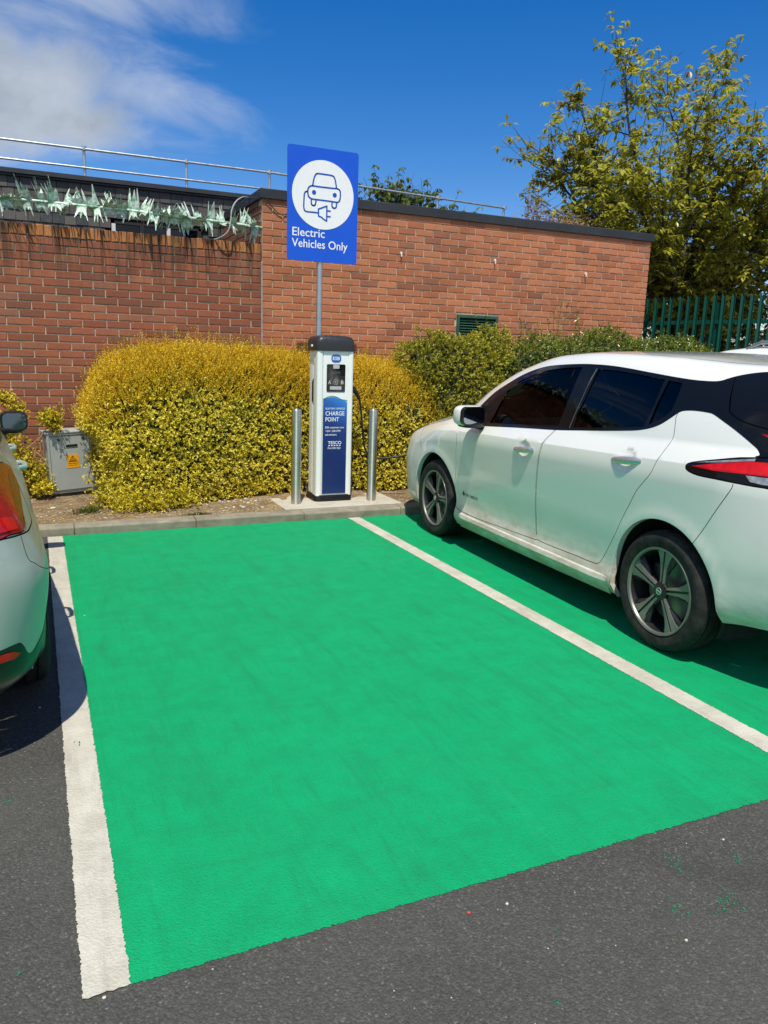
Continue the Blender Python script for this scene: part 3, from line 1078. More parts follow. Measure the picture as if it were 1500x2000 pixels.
# socket flap on the left flank, flap on the right with cable
MB().superq((-0.160, 0.165, 1.07), (0.03, 0.08, 0.26), 0.35).obj('socket', M_BASE, chg, smooth=True)
MB().superq((0.150, 0.20, 1.10), (0.09, 0.12, 0.22), 0.4).obj('socket', M_BASE, chg, smooth=True)
cap = MB()
prof = [(0.0, 1.46), (0.0, 1.50), (0.0, 1.535), (0.006, 1.565), (0.022, 1.590), (0.05, 1.600), (0.10, 1.603)]
ring0 = rrect(0.398, 0.325, 0.055, 6, 0.0, 0.150)
rings = []
for ins, z in prof:
    k = [(p[0] * (0.199 - ins) / 0.199, 0.150 + (p[1] - 0.150) * (0.1625 - ins) / 0.1625, z + 0.02 * (1 - abs(p[0]) / 0.2) * (z > 1.56)) for p in ring0]
    rings.append(k)
n = len(ring0)
vs = [p for r_ in rings for p in r_]
fs = [(i * n + k, i * n + (k + 1) % n, (i + 1) * n + (k + 1) % n, (i + 1) * n + k) for i in range(len(rings) - 1) for k in range(n)]
fs.append(tuple(range(n))[::-1])
fs.append(tuple((len(rings) - 1) * n + k for k in range(n)))
cap.add(vs, fs).obj('cap', M_CAP, chg, smooth=True)
MB().superq((-0.200, 0.13, 1.505), (0.016, 0.045, 0.022), 0.6).obj('status_light', M_PRINTW, chg, smooth=True)
bs = MB()
for ins, z in ((0.0, 0.0), (0.0, 0.02), (0.018, 0.05), (0.022, 0.06)):
    pass
r1 = rrect(0.400, 0.33, 0.055, 6, 0, 0.150)
vs = [(p[0], p[1], 0.0) for p in r1] + [(p[0], p[1], 0.022) for p in r1] + [(p[0] * 0.93, 0.150 + (p[1] - 0.150) * 0.93, 0.062) for p in r1]
fs = [(i * n + k, i * n + (k + 1) % n, (i + 1) * n + (k + 1) % n, (i + 1) * n + k) for i in range(2) for k in range(n)] + [tuple(range(n))[::-1], tuple(2 * n + k for k in range(n))]
bs.add(vs, fs).obj('base', M_BASE, chg, smooth=True)
# printed lower panel with a wavy top edge
px0, px1 = -0.1235, 0.1235
wave = [(px0 + (px1 - px0) * t, 1.005 + 0.016 * math.sin(t * math.pi * 1.02 + 0.1) - 0.040 * max(0, t - 0.62) ** 1.2 * 2.2) for t in np.linspace(0, 1, 25)]
pp = MB().prism([(px0, 0.075), (px1, 0.075)] + wave[::-1], 0.0015, 0.0055).obj('printed_panel', M_POST, chg)
M_WAVE = simple('print_wave', (0.10, 0.22, 0.16), 0.5, var=0.05)
wv = MB()
w2 = [(px0 + (px1 - px0) * t, 1.006 + 0.040 * math.sin(min(1, t * 1.35) * math.pi * 0.86) - 0.028 * t) for t in np.linspace(0, 1, 25)]
stroke(wv, w2, 0.004, 0.0005, 0.0052)
wv.obj('wave_line', M_WAVE, chg, fix=False)
yt = 0.0008
for body, x, z, w, h, bold, sh_ in (('ELECTRIC VEHICLE', -0.098, 0.905, 0.198, 0.017, 0.004, 0), ('CHARGE', -0.099, 0.847, 0.196, 0.040, 0.008, 0), ('POINT', -0.099, 0.790, 0.140, 0.040, 0.008, 0),
                                 ('ESB customer care', -0.099, 0.722, 0.192, 0.018, 0.006, 0), ('+353 1 258 3799', -0.099, 0.687, 0.158, 0.018, 0.006, 0), ('esb.ie/ecars', -0.099, 0.652, 0.118, 0.018, 0.006, 0),
                                 ('TESCO', -0.070, 0.566, 0.140, 0.030, 0.012, 0), ('Every little helps', -0.072, 0.520, 0.136, 0.019, 0.0, 0.35)):
    text_obj('lettering', body, x, z, w, h, yt, M_PRINTW, pp, bold, 0.001, sh_)
dd = MB()
for k in range(5):
    x = -0.068 + k * 0.028
    dd.prism([(x, 0.548), (x + 0.016, 0.548), (x + 0.022, 0.557), (x + 0.008, 0.557)], 0.0003, 0.0013)
dd.obj('dash_row', M_PRINTW, pp)
# blue badge
bd = MB().prism(rrect(0.100, 0.075, 0.033, 7, 0.004, 1.392), 0.003, 0.0065).obj('badge', simple('badge_blue', (0.01, 0.10, 0.38), 0.35, var=0.2, nscale=12), chg)
text_obj('lettering', 'ESB', -0.032, 1.377, 0.072, 0.031, 0.0022, M_PRINTW, bd, 0.012, 0.001)
# display
dp = MB().prism(rrect(0.190, 0.262, 0.012, 4, 0.004, 1.206), 0.001, 0.006).obj('display', M_BLK, chg)
M_STICK = simple('sticker', (0.42, 0.42, 0.44), 0.5, var=0.06)
MB().box2((-0.028, -0.0012, 1.296), (0.036, 0.0008, 1.334)).obj('sticker', M_STICK, dp)
MB().box2((-0.058, -0.0012, 1.096), (0.060, 0.0008, 1.128)).obj('sticker', M_STICK, dp)
MB().box2((-0.040, -0.0005, 1.250), (0.046, 0.0008, 1.268)).obj('screen', simple('lcd', (0.03, 0.05, 0.045), 0.2), dp)
text_obj('lettering', 'A', -0.078, 1.150, 0.032, 0.036, 0.0, M_STICK, dp, 0.03, 0.001)
text_obj('lettering', 'B', 0.054, 1.150, 0.028, 0.036, 0.0, M_STICK, dp, 0.03, 0.001)
sq = MB()
stroke(sq, rrect(0.040, 0.044, 0.006, 2, 0.0, 1.168), 0.003, -0.0006, 0.0008, True)
stroke(sq, [(0.006, 1.182), (-0.005, 1.167), (0.005, 1.167), (-0.006, 1.153)], 0.003, -0.0006, 0.0008)
sq.obj('card_symbol', M_PRINTG, dp, fix=False)

# ------------------------------------------------------------------ bollards


def m_steel():
    t = NT('brushed_stainless')
    v = t.coord('Object')
    n = t.noise(t.mapped(v, (2, 2, 160)), 3, 4, 0.6)
    d = t.noise(v, 9, 5, 0.65)
    c = t.mix(n, (0.58, 0.55, 0.50), (0.70, 0.67, 0.62))
    c = t.mix(t.rng(d, 0.55, 0.78, 0, 0.3), c, (0.30, 0.27, 0.22))
    return t.done(t.bsdf(c, t.rng(n, 0.3, 0.7, 0.30, 0.40), 1.0, t.bump(n, 0.05, 0.002), Anisotropic=0.85, Anisotropic_Rotation=0.25, Tangent=t.node('ShaderNodeTangent', direction_type='RADIAL', axis='Z').outputs[0]))


M_STEEL = m_steel()
for (bx, by, lab) in ((2.245, 7.02, 'brushed steel bollard left of the charge point'), (3.030, 7.00, 'brushed steel bollard right of the charge point')):
    b_ = empty('bollard', (bx, by, 0.088))
    tag(b_, lab, 'bollard', 'steel bollards guarding the charge point')
    MB().lathe([(0.0, 0.0), (0.0475, 0.0), (0.0475, 0.895), (0.0475, 0.897)], 32).obj('post', M_STEEL, b_, smooth=True)
    MB().lathe([(0.0480, 0.896), (0.0480, 0.903), (0.044, 0.912), (0.03, 0.917), (0.0, 0.918)], 32).obj('top_cap', M_STEEL, b_, smooth=True)

# charging cable from the charge point to the nose of the white car
M_CABLE = simple('black_cable', (0.004, 0.004, 0.005), 0.6, var=0.1)
cable = catmull([(2.885, 7.26, 1.19), (2.925, 7.25, 1.165), (2.975, 7.24, 1.08), (3.00, 7.235, 0.92), (3.02, 7.23, 0.72), (3.05, 7.215, 0.56), (3.13, 7.18, 0.495), (3.30, 7.11, 0.50), (3.55, 7.03, 0.56), (3.80, 6.96, 0.68), (3.93, 6.90, 0.78)], 6)
cb = tag(empty('charging_cable', (2.885, 7.26, 1.19)), 'black charging cable drooping from the charge point to the white car', 'cable')
MB().tube([tuple(np.array(p) - np.array((2.885, 7.26, 1.19))) for p in cable], 0.0095, 8).obj('cord', M_CABLE, cb, smooth=True)
MB().tube([(-0.02, 0, 0.015), (0.025, -0.006, -0.004), (0.06, -0.012, -0.045), (0.09, -0.02, -0.11)], [0.026, 0.026, 0.022, 0.014], 12).obj('plug', M_CABLE, cb, smooth=True)
e = np.array(cable[-1]) - np.array((2.885, 7.26, 1.19))
MB().tube([tuple(e + np.array((-0.02, 0.03, -0.03))), tuple(e), tuple(e + np.array((0.06, -0.12, 0.03)))], [0.014, 0.026, 0.028], 12).obj('plug', M_CABLE, cb, smooth=True)

# ------------------------------------------------------------------ electricity cabinet


def m_cab():
    t = NT('galvanised_sheet')
    v = t.coord('Object')
    n = t.noise(v, 5, 6, 0.7)
    sp = t.voronoi(v, 40, 'F1', 'Color')
    s1 = t.node('ShaderNodeSeparateColor', {0: sp}).outputs[0]
    c = t.mix(n, (0.30, 0.34, 0.335), (0.44, 0.475, 0.465))
    c = t.mix(t.rng(s1, 0.2, 0.9, 0, 0.25), c, (0.40, 0.43, 0.43))
    sm = t.noise(t.mapped(v, (3, 1, 7)), 2.6, 6, 0.7)
    c = t.mix(t.rng(sm, 0.56, 0.75, 0, 0.5), c, (0.50, 0.51, 0.49))
    return t.done(t.bsdf(c, t.rng(n, 0.3, 0.7, 0.45, 0.62), 0.15))


M_CAB = m_cab()
cab = tag(empty('electricity_cabinet', (0.300, 7.95, 0.085), math.radians(17)), 'tilted grey metal electricity cabinet with yellow warning sticker against the brick wall', 'cabinet')
cab.rotation_euler = (math.radians(2), math.radians(-2.6), math.radians(12))
CWd, CHt, CDp = 0.440, 0.625, 0.18
MB().box2((-CWd / 2, 0.0, 0.04), (CWd / 2, CDp, CHt)).obj('case', M_CAB, cab, bevel=0.004)
MB().box2((-CWd / 2 - 0.012, -0.022, CHt), (CWd / 2 + 0.012, CDp + 0.01, CHt + 0.016)).obj('lid', M_CAB, cab, bevel=0.003)
fr = MB()
fr.box2((-CWd / 2, -0.016, 0.06), (-CWd / 2 + 0.018, 0, CHt)).box2((CWd / 2 - 0.018, -0.016, 0.06), (CWd / 2, 0, CHt)).box2((-CWd / 2 + 0.018, -0.016, CHt - 0.020), (CWd / 2 - 0.018, 0, CHt))
fr.obj('frame', M_CAB, cab, bevel=0.002)
door = MB().box2((-CWd / 2 + 0.024, -0.010, 0.075), (CWd / 2 - 0.024, -0.0005, CHt - 0.028)).obj('door', M_CAB, cab, bevel=0.002)
for x in (-0.115, 0.115):
    MB().lathe([(0.0, 0.0), (0.011, 0.0), (0.011, 0.006), (0.0, 0.008)], 12).obj('lock', M_BASE, door, loc=(x, -0.010, CHt - 0.060), rot=(math.pi / 2, 0, 0))
MB().box2((-0.052, -0.016, CHt - 0.135), (0.055, -0.0102, CHt - 0.128)).box2((-0.052, -0.012, CHt - 0.128), (0.055, -0.0102, CHt - 0.112)).obj('slot', M_BASE, door)
M_YEL = simple('warning_yellow', (0.80, 0.36, 0.005), 0.45, var=0.05)
stk = MB().box2((-0.055, -0.0125, 0.285), (0.055, -0.0105, 0.415)).obj('warning_sticker', M_YEL, door)
tri = MB()
stroke(tri, [(0, 0.402), (-0.026, 0.362), (0.026, 0.362)], 0.004, -0.0135, -0.0127, True)
stroke(tri, [(0.003, 0.392), (-0.004, 0.380), (0.004, 0.380), (-0.002, 0.368)], 0.003, -0.0135, -0.0127)
tri.obj('danger_symbol', M_BLK, stk, fix=False)
pr_ = MB()
for z_, h_, segs in ((0.344, 0.011, ((-0.042, 0.042),)), (0.325, 0.007, ((-0.048, -0.012), (-0.006, 0.030), (0.035, 0.048))), (0.308, 0.004, ((-0.036, 0.0), (0.006, 0.038)))):
    for a_, b_ in segs:
        pr_.box2((a_, -0.0132, z_), (b_, -0.0126, z_ + h_))
pr_.obj('print_row', simple('print_brown', (0.16, 0.07, 0.01), 0.5), stk)
MB().box2((-CWd / 2, -0.004, -0.05), (CWd / 2, CDp, 0.045)).obj('plinth', M_BASE, cab)
# small pale meter box just right of it, half hidden in the hedge
mbx = tag(empty('meter_box', (0.560, 8.13, 0.09), 0.05), 'small grey meter box low on the wall between cabinet and golden hedge', 'box')
MB().box2((-0.075, 0.0, 0.20), (0.075, 0.13, 0.42)).obj('case', M_CAB, mbx, bevel=0.006)
MB().box2((-0.082, -0.012, 0.185), (0.082, 0.135, 0.205)).obj('ledge', M_WHITEP, mbx, bevel=0.003)
MB().box2((-0.07, 0.01, -0.05), (0.07, 0.12, 0.185)).obj('pedestal', M_BASE, mbx)

# ------------------------------------------------------------------ rotating anti-climb spikes over the yard wall


def m_spike():
    t = NT('flaking_green_paint')
    v = t.coord('Object')
    n = t.noise(v, 16, 6, 0.7)
    c = t.ramp(n, [(0.34, (0.05, 0.15, 0.08)), (0.44, (0.17, 0.32, 0.21)), (0.52, (0.45, 0.56, 0.48)), (0.62, (0.74, 0.77, 0.73))])
    return t.done(t.bsdf(c, 0.5, 0.1, t.bump(n, 0.2, 0.003)))


M_SPK = m_spike()
spk = tag(empty('anti_climb_spikes', (0, 8.30, 2.62)), 'row of flaking green spiked vanes on a rod above the yard wall', 'spikes')
pts = [(-0.75, 0, 0.232), (-0.2, 0, 0.218), (0.4, 0, 0.216), (0.963, 0, 0.214), (1.5, 0, 0.20), (2.00, 0, 0.184), (2.27, 0.03, 0.176)]
MB().tube(catmull(pts, 4), 0.014, 8).obj('rod', M_SPK, spk, smooth=True)
MB().tube([(-1.6, 0, 0.238), (-0.7, 0, 0.232)], 0.009, 6).obj('rod_end', M_GALV, spk)
MB().tube([(2.25, 0.03, 0.176), (2.345, 0.05, 0.182)], 0.009, 6).obj('rod_end', M_GALV, spk)
for x in (-0.5, 2.10):
    MB().tube([(x, 0.0, 0.21), (x, 0.10, 0.0)], 0.012, 6).obj('bracket', M_GALV, spk)


def vane(seed):
    """sheet metal fan cut into long fingers, bent over a little"""
    r = random.Random(seed)
    nf = r.choice((3, 4, 5, 6))
    w = r.uniform(0.085, 0.14)
    V, F = [], []
    L0 = r.uniform(0.045, 0.075)
    xs = [-w / 2] + sorted(r.uniform(-w / 2, w / 2) * 0.9 for _ in range(nf - 1)) + [w / 2]
    for k in range(nf):
        a, b2 = xs[k], xs[k + 1]
        ln = L0 + r.choice((r.uniform(0.01, 0.05), r.uniform(0.05, 0.13), r.uniform(0.06, 0.10)))
        fx = (a + b2) / 2 * (1 + 0.8 * r.random()) + r.uniform(-0.008, 0.008)
        n0 = len(V)
        bend = r.uniform(-0.02, 0.03)
        pl = [(a, 0, 0), (b2, 0, 0), (b2, 0, L0), (fx + 0.0022, bend, ln), (fx - 0.0022, bend, ln), (a, 0, L0)]
        V += [(p[0], p[1] - 0.0012, p[2]) for p in pl] + [(p[0], p[1] + 0.0012, p[2]) for p in pl]
        F += [tuple(n0 + i for i in (0, 1, 2, 5)), tuple(n0 + i for i in (5, 2, 3, 4)), tuple(n0 + 6 + i for i in (5, 2, 1, 0)), tuple(n0 + 6 + i for i in (4, 3, 2, 5))]
        F += [(n0 + i, n0 + 6 + i, n0 + 6 + (i + 1) % 6, n0 + (i + 1) % 6) for i in range(6)]
    me = bpy.data.meshes.new('vane')
    me.from_pydata(V, [], F)
    me.materials.append(M_SPK)
    return me


vm = [vane(60 + k) for k in range(16)]
x = -0.17
k = 0
while x < 2.28:
    zr = np.interp(x, [p[0] for p in pts], [p[2] for p in pts])
    rot0 = rnd.uniform(0, 2 * math.pi)
    for j in range(3):
        o = link('vane', vm[rnd.randrange(16)], spk, (x + rnd.uniform(-0.02, 0.02), 0, zr), (rot0 + j * math.pi * 2 / 3 + rnd.uniform(-0.5, 0.5), rnd.uniform(-0.45, 0.45), rnd.uniform(-0.4, 0.4)))
        o.scale = (rnd.uniform(0.65, 1.05), 1, rnd.uniform(0.75, 1.3))
    x += rnd.uniform(0.085, 0.135)
    k += 1

# loose grey cable hanging from the flat roof edge
M_TRIMC = simple('dark_cable', (0.04, 0.035, 0.03), 0.7)
M_GREYC = simple('grey_cable', (0.30, 0.30, 0.30), 0.6, var=0.1)
lc = tag(empty('loose_cable', (2.24, 8.26, 3.18)), 'loose grey cable looping from the flat roof corner down to the yard wall', 'cable')
MB().tube([tuple(np.array(p) - np.array((2.24, 8.26, 3.18))) for p in catmull([(2.24, 8.75, 3.15), (2.17, 8.55, 3.12), (2.08, 8.40, 3.09), (1.985, 8.30, 3.02), (1.93, 8.25, 2.92), (1.91, 8.22, 2.80), (1.88, 8.22, 2.71), (1.80, 8.27, 2.645), (1.70, 8.40, 2.63)], 5)], 0.008, 7).obj('cord', M_GREYC, lc, smooth=True)
lc2 = tag(empty('loose_cable', (2.60, 8.27, 3.08)), 'thin dark cable sagging in a loop under the flat roof edge beside the sign', 'cable')
MB().tube([tuple(np.array(p) - np.array((2.60, 8.27, 3.08))) for p in catmull([(2.62, 8.28, 3.14), (2.585, 8.285, 3.06), (2.55, 8.30, 2.98), (2.50, 8.303, 2.945), (2.44, 8.303, 2.955), (2.36, 8.30, 3.02), (2.29, 8.285, 3.10)], 5)], 0.005, 6).obj('cord', M_TRIMC, lc2, smooth=True)

# ------------------------------------------------------------------ palisade fence
M_FEN = simple('green_palisade', (0.006, 0.085, 0.058), 0.38, var=0.15, nscale=5)
fen = tag(empty('palisade_fence', (9.83, 8.0, 0.0), 0), 'green steel palisade fence running back past the outbuilding', 'fence')
fen.rotation_euler = (0, 0, math.radians(8))
pm = MB()
h0, h1 = 0.05, 2.50
for s_ in (-1, 1):
    pm.prism([(0, h0), (0.036 * s_, h0), (0.036 * s_, h1), (0.010 * s_, h1 + 0.09), (0, h1 + 0.055)] if s_ > 0 else [(0, h0), (0, h1 + 0.055), (-0.010, h1 + 0.09), (-0.036, h1), (-0.036, h0)], 0, 0.003, 'yz')
pale_me = MB()
# W-section pale: two angled wings with a pointed, splayed head
for s_ in (-1, 1):
    vs = [(0.012, 0, h0), (0.0, 0.034 * s_, h0), (0.0, 0.034 * s_, h1), (0.012, 0, h1 + 0.02), (-0.004, 0.030 * s_, h1 + 0.09), (0.008, 0.010 * s_, h1 + 0.05)]
    vs2 = [(a + 0.003, b_, c) for a, b_, c in vs]
    pale_me.add(vs + vs2, [(0, 1, 2, 3), (3, 2, 4, 5), (9, 8, 7, 6), (11, 10, 8, 9), (0, 6, 7, 1), (1, 7, 8, 2), (2, 8, 10, 4), (4, 10, 11, 5), (5, 11, 9, 3)])
pale = pale_me.mesh('pale', M_FEN)
for k in range(56):
    o = link('pale', pale, fen, (-0.035, -4.5 + k * 0.157, rnd.uniform(-0.006, 0.006)), (rnd.uniform(-0.006, 0.006), 0, 0))
for z in (0.45, 2.17):
    MB().box2((-0.022, -4.7, z - 0.03), (-0.014, 4.4, z + 0.03)).box2((-0.022, -4.7, z - 0.03), (0.028, 4.4, z - 0.024)).obj('rail', M_FEN, fen)
for y in (-4.4, -1.66, 1.08, 3.82):
    MB().box2((0.0, y - 0.05, 0), (0.05, y + 0.05, 2.45)).obj('post', M_FEN, fen)

# ------------------------------------------------------------------ cars: body as a lofted surface S(y, v), y along the car, v up and over the section
def pchip(xk,yk,x):
    xk=np.asarray(xk,float);yk=np.asarray(yk,float);x=np.asarray(x,float)
    h=np.diff(xk);d=np.diff(yk)/h;m=np.zeros(len(xk))
    for i in range(1,len(xk)-1):
        if d[i-1]*d[i]>0:
            w1=2*h[i]+h[i-1];w2=h[i]+2*h[i-1];m[i]=(w1+w2)/(w1/d[i-1]+w2/d[i])
    m[0]=d[0];m[-1]=d[-1]
    i=np.clip(np.searchsorted(xk,x)-1,0,len(h)-1)
    t=np.clip((x-xk[i])/h[i],0,1);hh=h[i]
    return (yk[i]*(1+2*t)*(1-t)**2+hh*m[i]*t*(1-t)**2+yk[i+1]*t*t*(3-2*t)-hh*m[i+1]*t*t*(1-t))
VK=np.array([0,.10,.20,.46,.72,.90,1.36,1.45,2.05])
LEAF=dict(
 W=([-.90,-.84,-.72,-.55,-.3,0,.4,1.2,2.0,2.5,2.9,3.15,3.4,3.58,3.70,3.76],
    [.70,.80,.855,.882,.91,.918,.922,.922,.918,.915,.912,.905,.878,.81,.66,.44]),
 # key offsets from W (inset) and z per station
 K=[ # (ys, inset, z)
  ([-.9,-.5,0,2.5,3.2,3.76],[.10,.09,.065,.06,.08,.08],[.34,.30,.20,.185,.19,.20]),
  ([-.9,-.5,0,.4,2.3,2.6,3.2,3.76],[.05,.03,.02,.018,.018,.02,.03,.03],[.42,.38,.28,.27,.27,.27,.27,.28]),
  ([-.9,-.5,0,.4,2.3,2.6,3.2,3.76],[.02,.012,.03,.038,.038,.03,.012,.01],[.52,.50,.40,.38,.38,.38,.38,.38]),
  ([-.9,-.5,0,.4,2.3,2.6,3.2,3.76],[.0,.0,.008,.012,.012,.006,.0,.0],[.70,.68,.64,.64,.64,.64,.60,.56]),
  ([-.9,-.5,0,.4,1.2,2.0,2.6,3.2,3.76],[.02,.006,.0,.0,.0,.0,.0,.012,.03],[.95,.94,.93,.92,.90,.88,.85,.76,.70]),
  ([-.9,-.5,0,.4,1.2,2.0,2.6,3.2,3.76],[.08,.06,.05,.05,.045,.045,.05,.06,.06],[1.14,1.15,1.14,1.12,1.09,1.05,1.00,.88,.78]),
  ([-.9,-.5,0,.4,1.0,1.4,1.8,2.2,2.45,2.7,3.2,3.76],[.30,.27,.265,.25,.235,.225,.20,.17,.16,.17,.19,.16],[1.46,1.50,1.515,1.54,1.555,1.535,1.445,1.285,1.15,1.055,.95,.83]),
  ([-.9,-.5,0,.4,1.0,1.4,1.8,2.2,2.45,2.7,3.2,3.76],[.37,.335,.33,.315,.30,.29,.27,.245,.235,.25,.27,.22],[1.49,1.535,1.55,1.575,1.59,1.57,1.485,1.325,1.185,1.085,.975,.845]),
  ([-.9,-.5,0,.4,1.0,1.4,1.8,2.2,2.45,2.7,3.2,3.76],None,[1.52,1.565,1.59,1.61,1.62,1.605,1.535,1.40,1.28,1.16,1.03,.87]),
 ])
def section(P,y):
    y=np.atleast_1d(np.asarray(y,float));W=pchip(*P['W'],y)
    xs=[];zs=[]
    for k,(ys,ins,z) in enumerate(P['K']):
        zs.append(pchip(ys,z,y)); xs.append(np.zeros_like(y) if ins is None else W-np.minimum(pchip(ys,ins,y),W*.9))
    return np.array(xs),np.array(zs)
def surf(P,y,v):
    """y,v 1-D arrays same length -> N,3 with x>=0"""
    y=np.asarray(y,float);v=np.asarray(v,float)
    X,Z=section(P,y)
    def vp(A):
        h=np.diff(VK)[:,None];d=np.diff(A,axis=0)/h;m=np.zeros_like(A)
        w1=2*h[1:]+h[:-1];w2=h[1:]+2*h[:-1]
        ok=(d[:-1]*d[1:])>0
        dm=np.where(ok,(w1+w2)/(w1/np.where(ok,d[:-1],1)+w2/np.where(ok,d[1:],1)),0)
        m[1:-1]=dm;m[0]=d[0];m[-1]=d[-1]
        i=np.clip(np.searchsorted(VK,v)-1,0,len(VK)-2);j=np.arange(len(v))
        hh=np.diff(VK)[i];t=np.clip((v-VK[i])/hh,0,1)
        return A[i,j]*(1+2*t)*(1-t)**2+hh*m[i,j]*t*(1-t)**2+A[i+1,j]*t*t*(3-2*t)-hh*m[i+1,j]*t*t*(1-t)
    # centre line should be flat at v end
    return np.stack([vp(X),y,vp(Z)],1)
HATCH=dict(
 W=([-.90,-.885,-.84,-.74,-.58,-.3,0,.4,1.2,2.0,2.5,2.9,3.1,3.3,3.42,3.48],
    [.54,.65,.75,.84,.895,.915,.917,.912,.90,.885,.878,.87,.84,.76,.61,.42]),
 K=[
  ([-.9,-.5,-.3,2.5,3.2,3.48],[.14,.14,.08,.07,.09,.08],[.27,.24,.19,.185,.19,.20]),
  ([-.9,-.5,-.3,.4,2.3,2.6,3.2,3.48],[.07,.06,.03,.018,.018,.02,.03,.03],[.33,.30,.28,.27,.27,.27,.27,.28]),
  ([-.9,-.5,0,.4,2.3,2.6,3.2,3.48],[.035,.03,.02,.03,.03,.03,.012,.01],[.43,.42,.40,.38,.38,.38,.38,.38]),
  ([-.9,-.5,0,.4,2.3,2.6,3.2,3.48],[.0,.0,.004,.012,.012,.006,.0,.0],[.66,.65,.64,.64,.64,.64,.60,.56]),
  ([-.9,-.5,0,.4,1.2,2.0,2.6,3.2,3.48],[.07,.065,.04,.03,.02,.01,.01,.02,.03],[.86,.86,.88,.90,.89,.88,.85,.76,.70]),
  ([-.9,-.5,0,.4,1.2,2.0,2.6,3.2,3.48],[.16,.15,.125,.10,.075,.065,.06,.06,.06],[1.02,1.02,1.05,1.06,1.04,1.02,.98,.88,.78]),
  ([-.9,-.5,0,.4,1.0,1.4,1.8,2.2,2.45,2.7,3.2,3.48],[.30,.29,.285,.26,.245,.235,.21,.17,.16,.17,.19,.16],[1.36,1.40,1.43,1.44,1.44,1.41,1.33,1.19,1.08,1.02,.93,.83]),
  ([-.9,-.5,0,.4,1.0,1.4,1.8,2.2,2.45,2.7,3.2,3.48],[.37,.35,.35,.33,.31,.30,.28,.245,.235,.25,.27,.22],[1.39,1.43,1.465,1.475,1.475,1.45,1.37,1.23,1.115,1.05,.955,.845]),
  ([-.9,-.5,0,.4,1.0,1.4,1.8,2.2,2.45,2.7,3.2,3.48],None,[1.42,1.46,1.495,1.505,1.505,1.49,1.43,1.30,1.20,1.11,1.00,.87]),
 ])


def body_xyz(P, y, v):
    """surface point with wheel arch swelling and door handle hollows; x >= 0"""
    y = np.asarray(y, float)
    v = np.asarray(v, float)
    S_ = surf(P, y, v)
    for ya in (0.0, P['wb']):
        r = np.hypot(S_[:, 1] - ya, S_[:, 2] - P['wr'])
        S_[:, 0] += 0.006 * np.exp(-((r - P['arch'] - 0.015) / 0.045) ** 2) * (S_[:, 2] > 0.22)
    S_[:, 0] -= P.get('lean', 0.0) * np.clip((v - 0.812) / 0.10, 0, 1) * np.clip((3.0 - y) / 0.6, 0, 1) * np.clip((1.6 - v) / 0.15, 0, 1)
    S_[:, 0] += P.get('crease', 0.0) * np.where(v > 0.812, np.clip(1 - (v - 0.812) / 0.10, 0, 1), np.clip(1 - (0.812 - v) / 0.40, 0, 1) ** 1.5) * np.clip((3.2 - y) / 0.5, 0, 1) * np.clip((y + 0.75) / 0.4, 0, 1)
    for (yh, vh) in P['handles']:
        q = ((y - yh - 0.01) / 0.085) ** 2 + ((v - vh) / 0.056) ** 2
        S_[:, 0] -= 0.016 * np.clip(1 - q, 0, 1) ** 0.8
    return S_


def body_nrm(P, y, v):
    e = 2e-3
    y = np.clip(y, P['y0'] + e, P['y1'] - e)
    v = np.clip(v, e, 2.05 - e)
    a = body_xyz(P, y + e, v) - body_xyz(P, y - e, v)
    b_ = body_xyz(P, y, v + e) - body_xyz(P, y, v - e)
    n_ = np.cross(a, b_)
    ln = np.linalg.norm(n_, axis=1, keepdims=True)
    return n_ / np.maximum(ln, 1e-9)


def inside(poly, X, Y):
    p = np.asarray(poly)
    x0, y0 = p[:, 0], p[:, 1]
    x1, y1 = np.roll(x0, -1), np.roll(y0, -1)
    c = np.zeros(len(X), bool)
    for a, b_, c_, d in zip(x0, y0, x1, y1):
        m = (b_ > Y) != (d > Y)
        if d != b_:
            c ^= m & (X < (c_ - a) * (Y - b_) / (d - b_) + a)
    return c


def inset(poly, d):
    p = [Vector(q) for q in poly]
    n = len(p)
    area = sum(p[i].x * p[(i + 1) % n].y - p[(i + 1) % n].x * p[i].y for i in range(n))
    s_ = 1 if area > 0 else -1
    out = []
    for i in range(n):
        a, b_, c = p[i - 1], p[i], p[(i + 1) % n]
        t1 = (b_ - a)
        t2 = (c - b_)
        if t1.length < 1e-7 or t2.length < 1e-7:
            continue
        t1.normalize()
        t2.normalize()
        nn = Vector((-t1.y, t1.x)) + Vector((-t2.y, t2.x))
        if nn.length < 1e-6:
            continue
        nn.normalize()
        k = max(0.5, nn.dot(Vector((-t1.y, t1.x))))
        out.append(tuple(b_ + nn * (s_ * d / k)))
    return out


def strip_poly(line, w):
    L = [Vector(q) for q in line]
    A, B = [], []
    for i, p in enumerate(L):
        t = (L[min(i + 1, len(L) - 1)] - L[max(i - 1, 0)]).normalized()
        nn = Vector((-t.y, t.x)) * w / 2
        A.append(tuple(p + nn))
        B.append(tuple(p - nn))
    return A + B[::-1]


def arch_poly(P, ya):
    """wheel opening as a (y, v) polygon"""
    out = []
    vv = np.linspace(0, 0.9, 400)
    for a in np.linspace(-20, 200, 60):
        y = ya + P['arch'] * math.cos(math.radians(a))
        z = P['wr'] + P['arch'] * 1.02 * math.sin(math.radians(a))
        zz = surf(P, np.full(400, y), vv)[:, 2]
        if z < zz[0]:
            continue
        out.append((y, float(np.interp(z, zz, vv))))
    return [(out[0][0] + 0.002, -0.01)] + out + [(out[-1][0] - 0.002, -0.01)]


